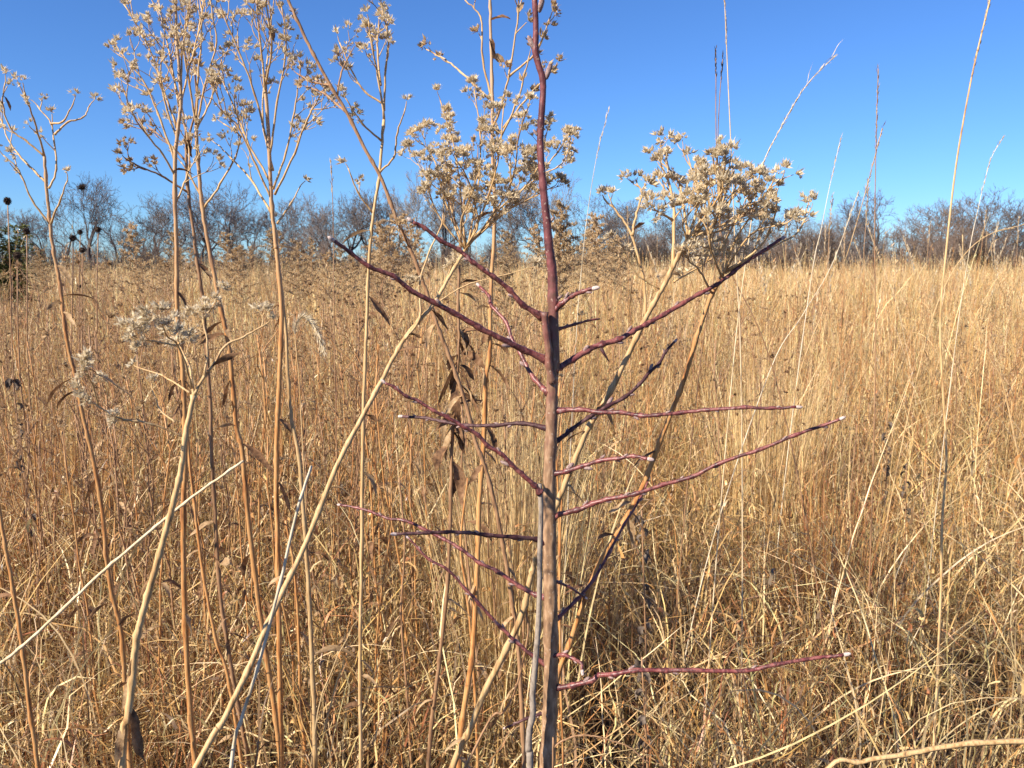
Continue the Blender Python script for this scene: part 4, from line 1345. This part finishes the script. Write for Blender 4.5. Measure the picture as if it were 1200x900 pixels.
def dark_plant(label, cx, cy, Y, hh, n=16):
    top = at(cx, cy, Y)
    root = thing('withered_plant', label, 'withered plant', (top.x, Y, 0))
    s = smooth_path([Vector((0, 0, 0)), Vector((.02, 0, top.z * .5)), Vector((0, 0, top.z))], 6)
    b = MB(); b.tube(s, taper(len(s), .003, .0015), 6); b.build('stem', M['stem_brown'], root)
    for k in range(n):
        z = top.z - hh * random.random()
        i = min(int(z / top.z * 12), 11)
        a = random.uniform(0, 6.28)
        lb = MB(); lb.leaf(s[i].lerp(s[i + 1], random.random()), Vector((math.cos(a), math.sin(a), -.2)), random.uniform(.018, .036), random.uniform(.009, .016), 2, 1.6, 6, .8)
        lb.build('dead_leaf', M['leaf_grey'], root)


dark_plant('withered grey-leaved plant right of the trunk, below the hanging tan leaf', 752, 598, 1.7, .34)
dark_plant('dark withered plant at mid right, beyond the end of the longest branch', 1040, 478, 2.8, .3)
dark_plant('dark withered plant right of and below the other at mid right', 1062, 545, 2.5, .22, 10)
dark_plant('black speckled seed spike at the left edge, mid height', 14, 440, 2.3, .5, 22)
dark_plant('grey shrivelled leaves low right of the trunk foot', 752, 770, 1.55, .2, 10)


# ------------------------------------------------------------------ tree line
def proto_tree(h, seed, style='oak', twigmat='tree_twigs'):
    rnd = random.Random(seed)
    tk, cr = MB(), MB()
    cnt = [0]

    def grow(p, d, L_, r, lev):
        n = 4 if lev < 3 else 3
        pts = [p.copy()]; q = p.copy(); dd = d.normalized()
        bend = .12 if lev == 0 else .22
        for i in range(n):
            dd = (dd + Vector((rnd.gauss(0, bend), rnd.gauss(0, bend), rnd.gauss(0.03, bend * .8)))).normalized()
            q = q + dd * L_ / n
            pts.append(q.copy())
        r1 = r * .62
        (tk if lev < 2 else cr).tube(pts, taper(n + 1, r, r1), 6 if lev < 2 else 3, False)
        cnt[0] += 1
        if lev >= 6 or L_ < .2:
            return
        k = {0: rnd.choice((3, 4)), 1: 3, 2: 3, 3: 3, 4: 3, 5: 3}.get(lev, 2)
        a0 = rnd.uniform(0, 6.28)
        u = dd.orthogonal().normalized(); v = dd.cross(u)
        for i in range(k):
            a = a0 + i * 2 * PI / k + rnd.uniform(-.5, .5)
            sp = rnd.uniform(.35, .9) if style == 'oak' else rnd.uniform(.2, .5)
            nd = (dd + (u * math.cos(a) + v * math.sin(a)) * sp + Vector((0, 0, .12))).normalized()
            st = pts[-1] if i < 2 else pts[rnd.randint(1, n - 1)]
            grow(st, nd, L_ * rnd.uniform(.6, .86), max(r1 * rnd.uniform(.62, .82), .016), lev + 1)

    grow(Vector((0, 0, -.1)), Vector((0, 0, 1)), h * .26, h * .025, 0)
    zmax = max(v.z for v in cr.v)
    s = h / zmax
    for m in (tk, cr):
        m.v = [Vector((v.x * s, v.y * s, v.z * s)) for v in m.v]
    root = thing('bare_tree', 'x', 'tree', (0, 0, 0))
    tk.build('trunk', M['tree_bark'], root)
    cr.build('crown', M[twigmat], root)
    return root


def proto_brush(h, seed, mat='brush_twigs'):
    rnd = random.Random(seed)
    st, tw = MB(), MB()
    for k in range(11):
        a = rnd.uniform(0, 6.28); lean = rnd.uniform(.1, .6)
        d = Vector((math.cos(a) * lean, math.sin(a) * lean, 1)).normalized()
        L_ = h * rnd.uniform(.55, .95)
        p = Vector((rnd.gauss(0, .3), rnd.gauss(0, .3), 0)); pts = [p.copy()]
        for i in range(6):
            d = (d + Vector((rnd.gauss(0, .1), rnd.gauss(0, .1), 0))).normalized(); p = p + d * L_ / 6; pts.append(p.copy())
        st.tube(pts, taper(7, .035, .012), 4, False)
        for i in range(1, 7):
            for _ in range(7):
                q = (d + Vector((rnd.gauss(0, .6), rnd.gauss(0, .6), rnd.gauss(.1, .3)))).normalized()
                s0 = pts[i].lerp(pts[i - 1], rnd.random()); e = s0 + q * rnd.uniform(.4, 1.1)
                tw.tube([s0, s0.lerp(e, .5) + Vector((rnd.gauss(0, .05), rnd.gauss(0, .05), 0)), e], [.014, .011, .007], 3, False)
                for _ in range(3):
                    f = s0.lerp(e, rnd.random()); g = f + (q + Vector((rnd.gauss(0, .6), rnd.gauss(0, .6), rnd.gauss(.1, .4)))).normalized() * rnd.uniform(.2, .6)
                    tw.tube([f, g], [.009, .006], 3, False)
    root = thing('brush', 'x', 'shrub', (0, 0, 0))
    st.build('stems', M['tree_bark'], root)
    tw.build('twigs', M[mat], root)
    return root


oaks = [proto_tree(10, s) for s in (3, 8, 15, 22, 31)]
slim = [proto_tree(10, s, 'slim') for s in (5, 12)]
pale = [proto_tree(10, s, 'slim', 'pale_twigs') for s in (44, 51)]
brown = [proto_tree(10, s, 'oak', 'brush_twigs') for s in (61, 67)]
pool = {'o': oaks, 's': slim, 'p': pale, 'b': brown}
kk = {id(r): kids_of(r) for v in pool.values() for r in v}
first = set()
TR = [  # px of the trunk, top px, distance, kind, width factor, label
    (97, 207, 78, 'o', .9, 'dark bare oak at the far left holding a squirrel nest, left of a close pair'),
    (132, 210, 80, 'o', .8, 'dark bare oak at the far left, right of a close pair'),
    (205, 232, 85, 'o', 1.1, None), (166, 245, 90, 'b', 1.1, None), (240, 222, 84, 'o', 1.0, None), (275, 216, 82, 'o', 1.1, 'broad bare oak behind the double stemmed weed at the left'),
    (312, 240, 88, 's', 1.0, None), (345, 236, 84, 'o', 1.0, None), (380, 232, 86, 'o', 1.0, None), (408, 228, 84, 'o', 1.0, None), (440, 240, 90, 's', 1.0, None), (470, 226, 84, 's', 1.0, None),
    (488, 202, 74, 'p', .9, 'tall pale slender tree just left of the big central cream head'), (515, 212, 78, 'p', .9, None), (545, 222, 86, 's', 1, None), (590, 228, 84, 'o', 1, None), (630, 222, 84, 's', 1, None),
    (655, 200, 76, 'p', .9, 'tall pale slender tree behind the sapling top'), (690, 236, 84, 'o', 1, None), (718, 228, 80, 'o', 1, None), (745, 240, 88, 's', 1, None), (775, 232, 84, 'o', 1, None), (815, 238, 86, 'b', 1, None),
    (860, 240, 86, 'o', 1, None), (900, 246, 88, 'b', 1, None), (940, 250, 86, 'o', 1, None), (975, 252, 84, 'b', 1, None), (1005, 240, 82, 'b', 1, None),
    (1042, 224, 78, 'o', 1.05, 'round topped bare oak above the brown brush on the right'), (1080, 246, 84, 'b', 1.1, None), (1115, 238, 80, 'b', 1.1, None), (1150, 230, 78, 'o', 1, None), (1185, 222, 74, 'b', 1.1, 'tall brown bare tree at the right edge'),
    (1215, 226, 76, 'o', 1, None), (50, 252, 92, 's', 1, None), (18, 250, 92, 'o', 1, None), (-15, 246, 90, 'o', 1, None), (1250, 230, 78, 'b', 1, None), (1290, 236, 80, 'o', 1, None), (-50, 240, 88, 'o', 1, None),
    (145, 262, 98, 'o', 1.2, None), (225, 258, 98, 's', 1.2, None), (330, 256, 98, 'o', 1.2, None), (425, 256, 98, 'o', 1.2, None), (520, 252, 100, 'o', 1.2, None), (610, 252, 98, 'o', 1.2, None), (705, 254, 98, 's', 1.2, None), (800, 256, 98, 'o', 1.2, None), (880, 258, 98, 'b', 1.2, None), (960, 262, 98, 'b', 1.2, None), (1060, 256, 98, 'b', 1.2, None), (1130, 252, 98, 'b', 1.2, None),
    (735, 248, 96, 'b', 1.2, None), (838, 250, 94, 'o', 1.2, None), (922, 252, 92, 'b', 1.2, None), (990, 256, 90, 'o', 1.2, None), (1022, 250, 90, 'o', 1.2, None), (1098, 240, 90, 'o', 1.2, None), (1170, 240, 88, 'o', 1.2, None), (1140, 246, 86, 'b', 1.3, None),
    (185, 240, 92, 's', 1.1, None), (258, 244, 90, 's', 1, None), (295, 236, 92, 'b', 1.1, None), (362, 246, 92, 'b', 1.2, None), (395, 244, 92, 's', 1, None), (455, 240, 92, 'b', 1.1, None), (70, 252, 94, 'b', 1.1, None),
]
oak_root = None
for (tx, ty, Y, kd, wf, lb) in TR:
    pr = random.choice(pool[kd])
    top = at(tx, ty - 8, Y)
    sc = top.z / 10
    rz = random.uniform(0, 6.28)
    if id(pr) not in first:
        first.add(id(pr)); r = pr
    else:
        r = copy_tree(pr, kk[id(pr)], (0, 0, 0), 0, 1)
    r.location = (top.x, Y, 0); r.rotation_euler = (0, 0, rz); r.scale = (sc * wf * .95, sc * wf * .95, sc)
    if lb:
        r['label'] = lb
    else:
        r['label'] = {'o': 'leafless grey oak in the tree line behind the field', 's': 'slim leafless grey tree in the tree line behind the field', 'p': 'pale slender leafless tree rising over the tree line', 'b': 'leafless brownish tree in the tree line behind the field'}[kd]
    r['group'] = 'trees in the distant tree line'
    if oak_root is None:
        oak_root = r
# the nest in the far left oak
nb = MB()
nc = at(96, 219, 78)
for _ in range(220):
    q = Vector((random.gauss(0, 1), random.gauss(0, 1), random.gauss(0, .8))).normalized() * .28
    e = q + Vector((random.gauss(0, .15), random.gauss(0, .15), random.gauss(0, .1)))
    nb.tube([nc + q * .8, nc + e], [.02, .012], 3, False)
nb.blob(nc, .26, None, .9, 8, 6, .15)
no_ = nb.build('squirrel_nest', M['head_dark'], None, None, False)
no_['label'] = 'dark leafy squirrel nest high in the far left oak'; no_['category'] = 'nest'

brs = [proto_brush(4.2, s) for s in (1, 2, 3, 4)] + [proto_brush(4.2, 9, 'tree_twigs')]
kb = [kids_of(b_) for b_ in brs]
usedb = set()
for side, n, x0, x1, lab, grp in (('l', 46, -.78, .1, 'low grey-brown brush at the foot of the tree line, left of the sapling', 'brush under the tree line, left half'),
                                  ('r', 74, .1, .78, 'low brown brush at the foot of the tree line, right of the sapling', 'brush under the tree line, right half')):
    for k in range(n):
        Y = random.uniform(66, 84)
        f = x0 + (x1 - x0) * (k + random.random()) / n
        i = random.randrange(5)
        sc = random.uniform(.45, .85) if side == 'l' else random.uniform(.5, 1.15)
        if i not in usedb:
            usedb.add(i); r = brs[i]
        else:
            r = copy_tree(brs[i], kb[i], (0, 0, 0), 0, 1)
        r.location = (f * Y, Y, 0); r.rotation_euler = (0, 0, random.uniform(0, 6.28)); r.scale = (sc * 1.3, sc * 1.3, sc)
        r['label'] = lab; r['group'] = grp
for i in range(5):
    if i not in usedb:
        for c, gs in kb[i]:
            bpy.data.objects.remove(c)
        bpy.data.objects.remove(brs[i])
for v in pool.values():
    for r in v:
        if id(r) not in first:
            for c, gs in kk[id(r)]:
                bpy.data.objects.remove(c)
            bpy.data.objects.remove(r)
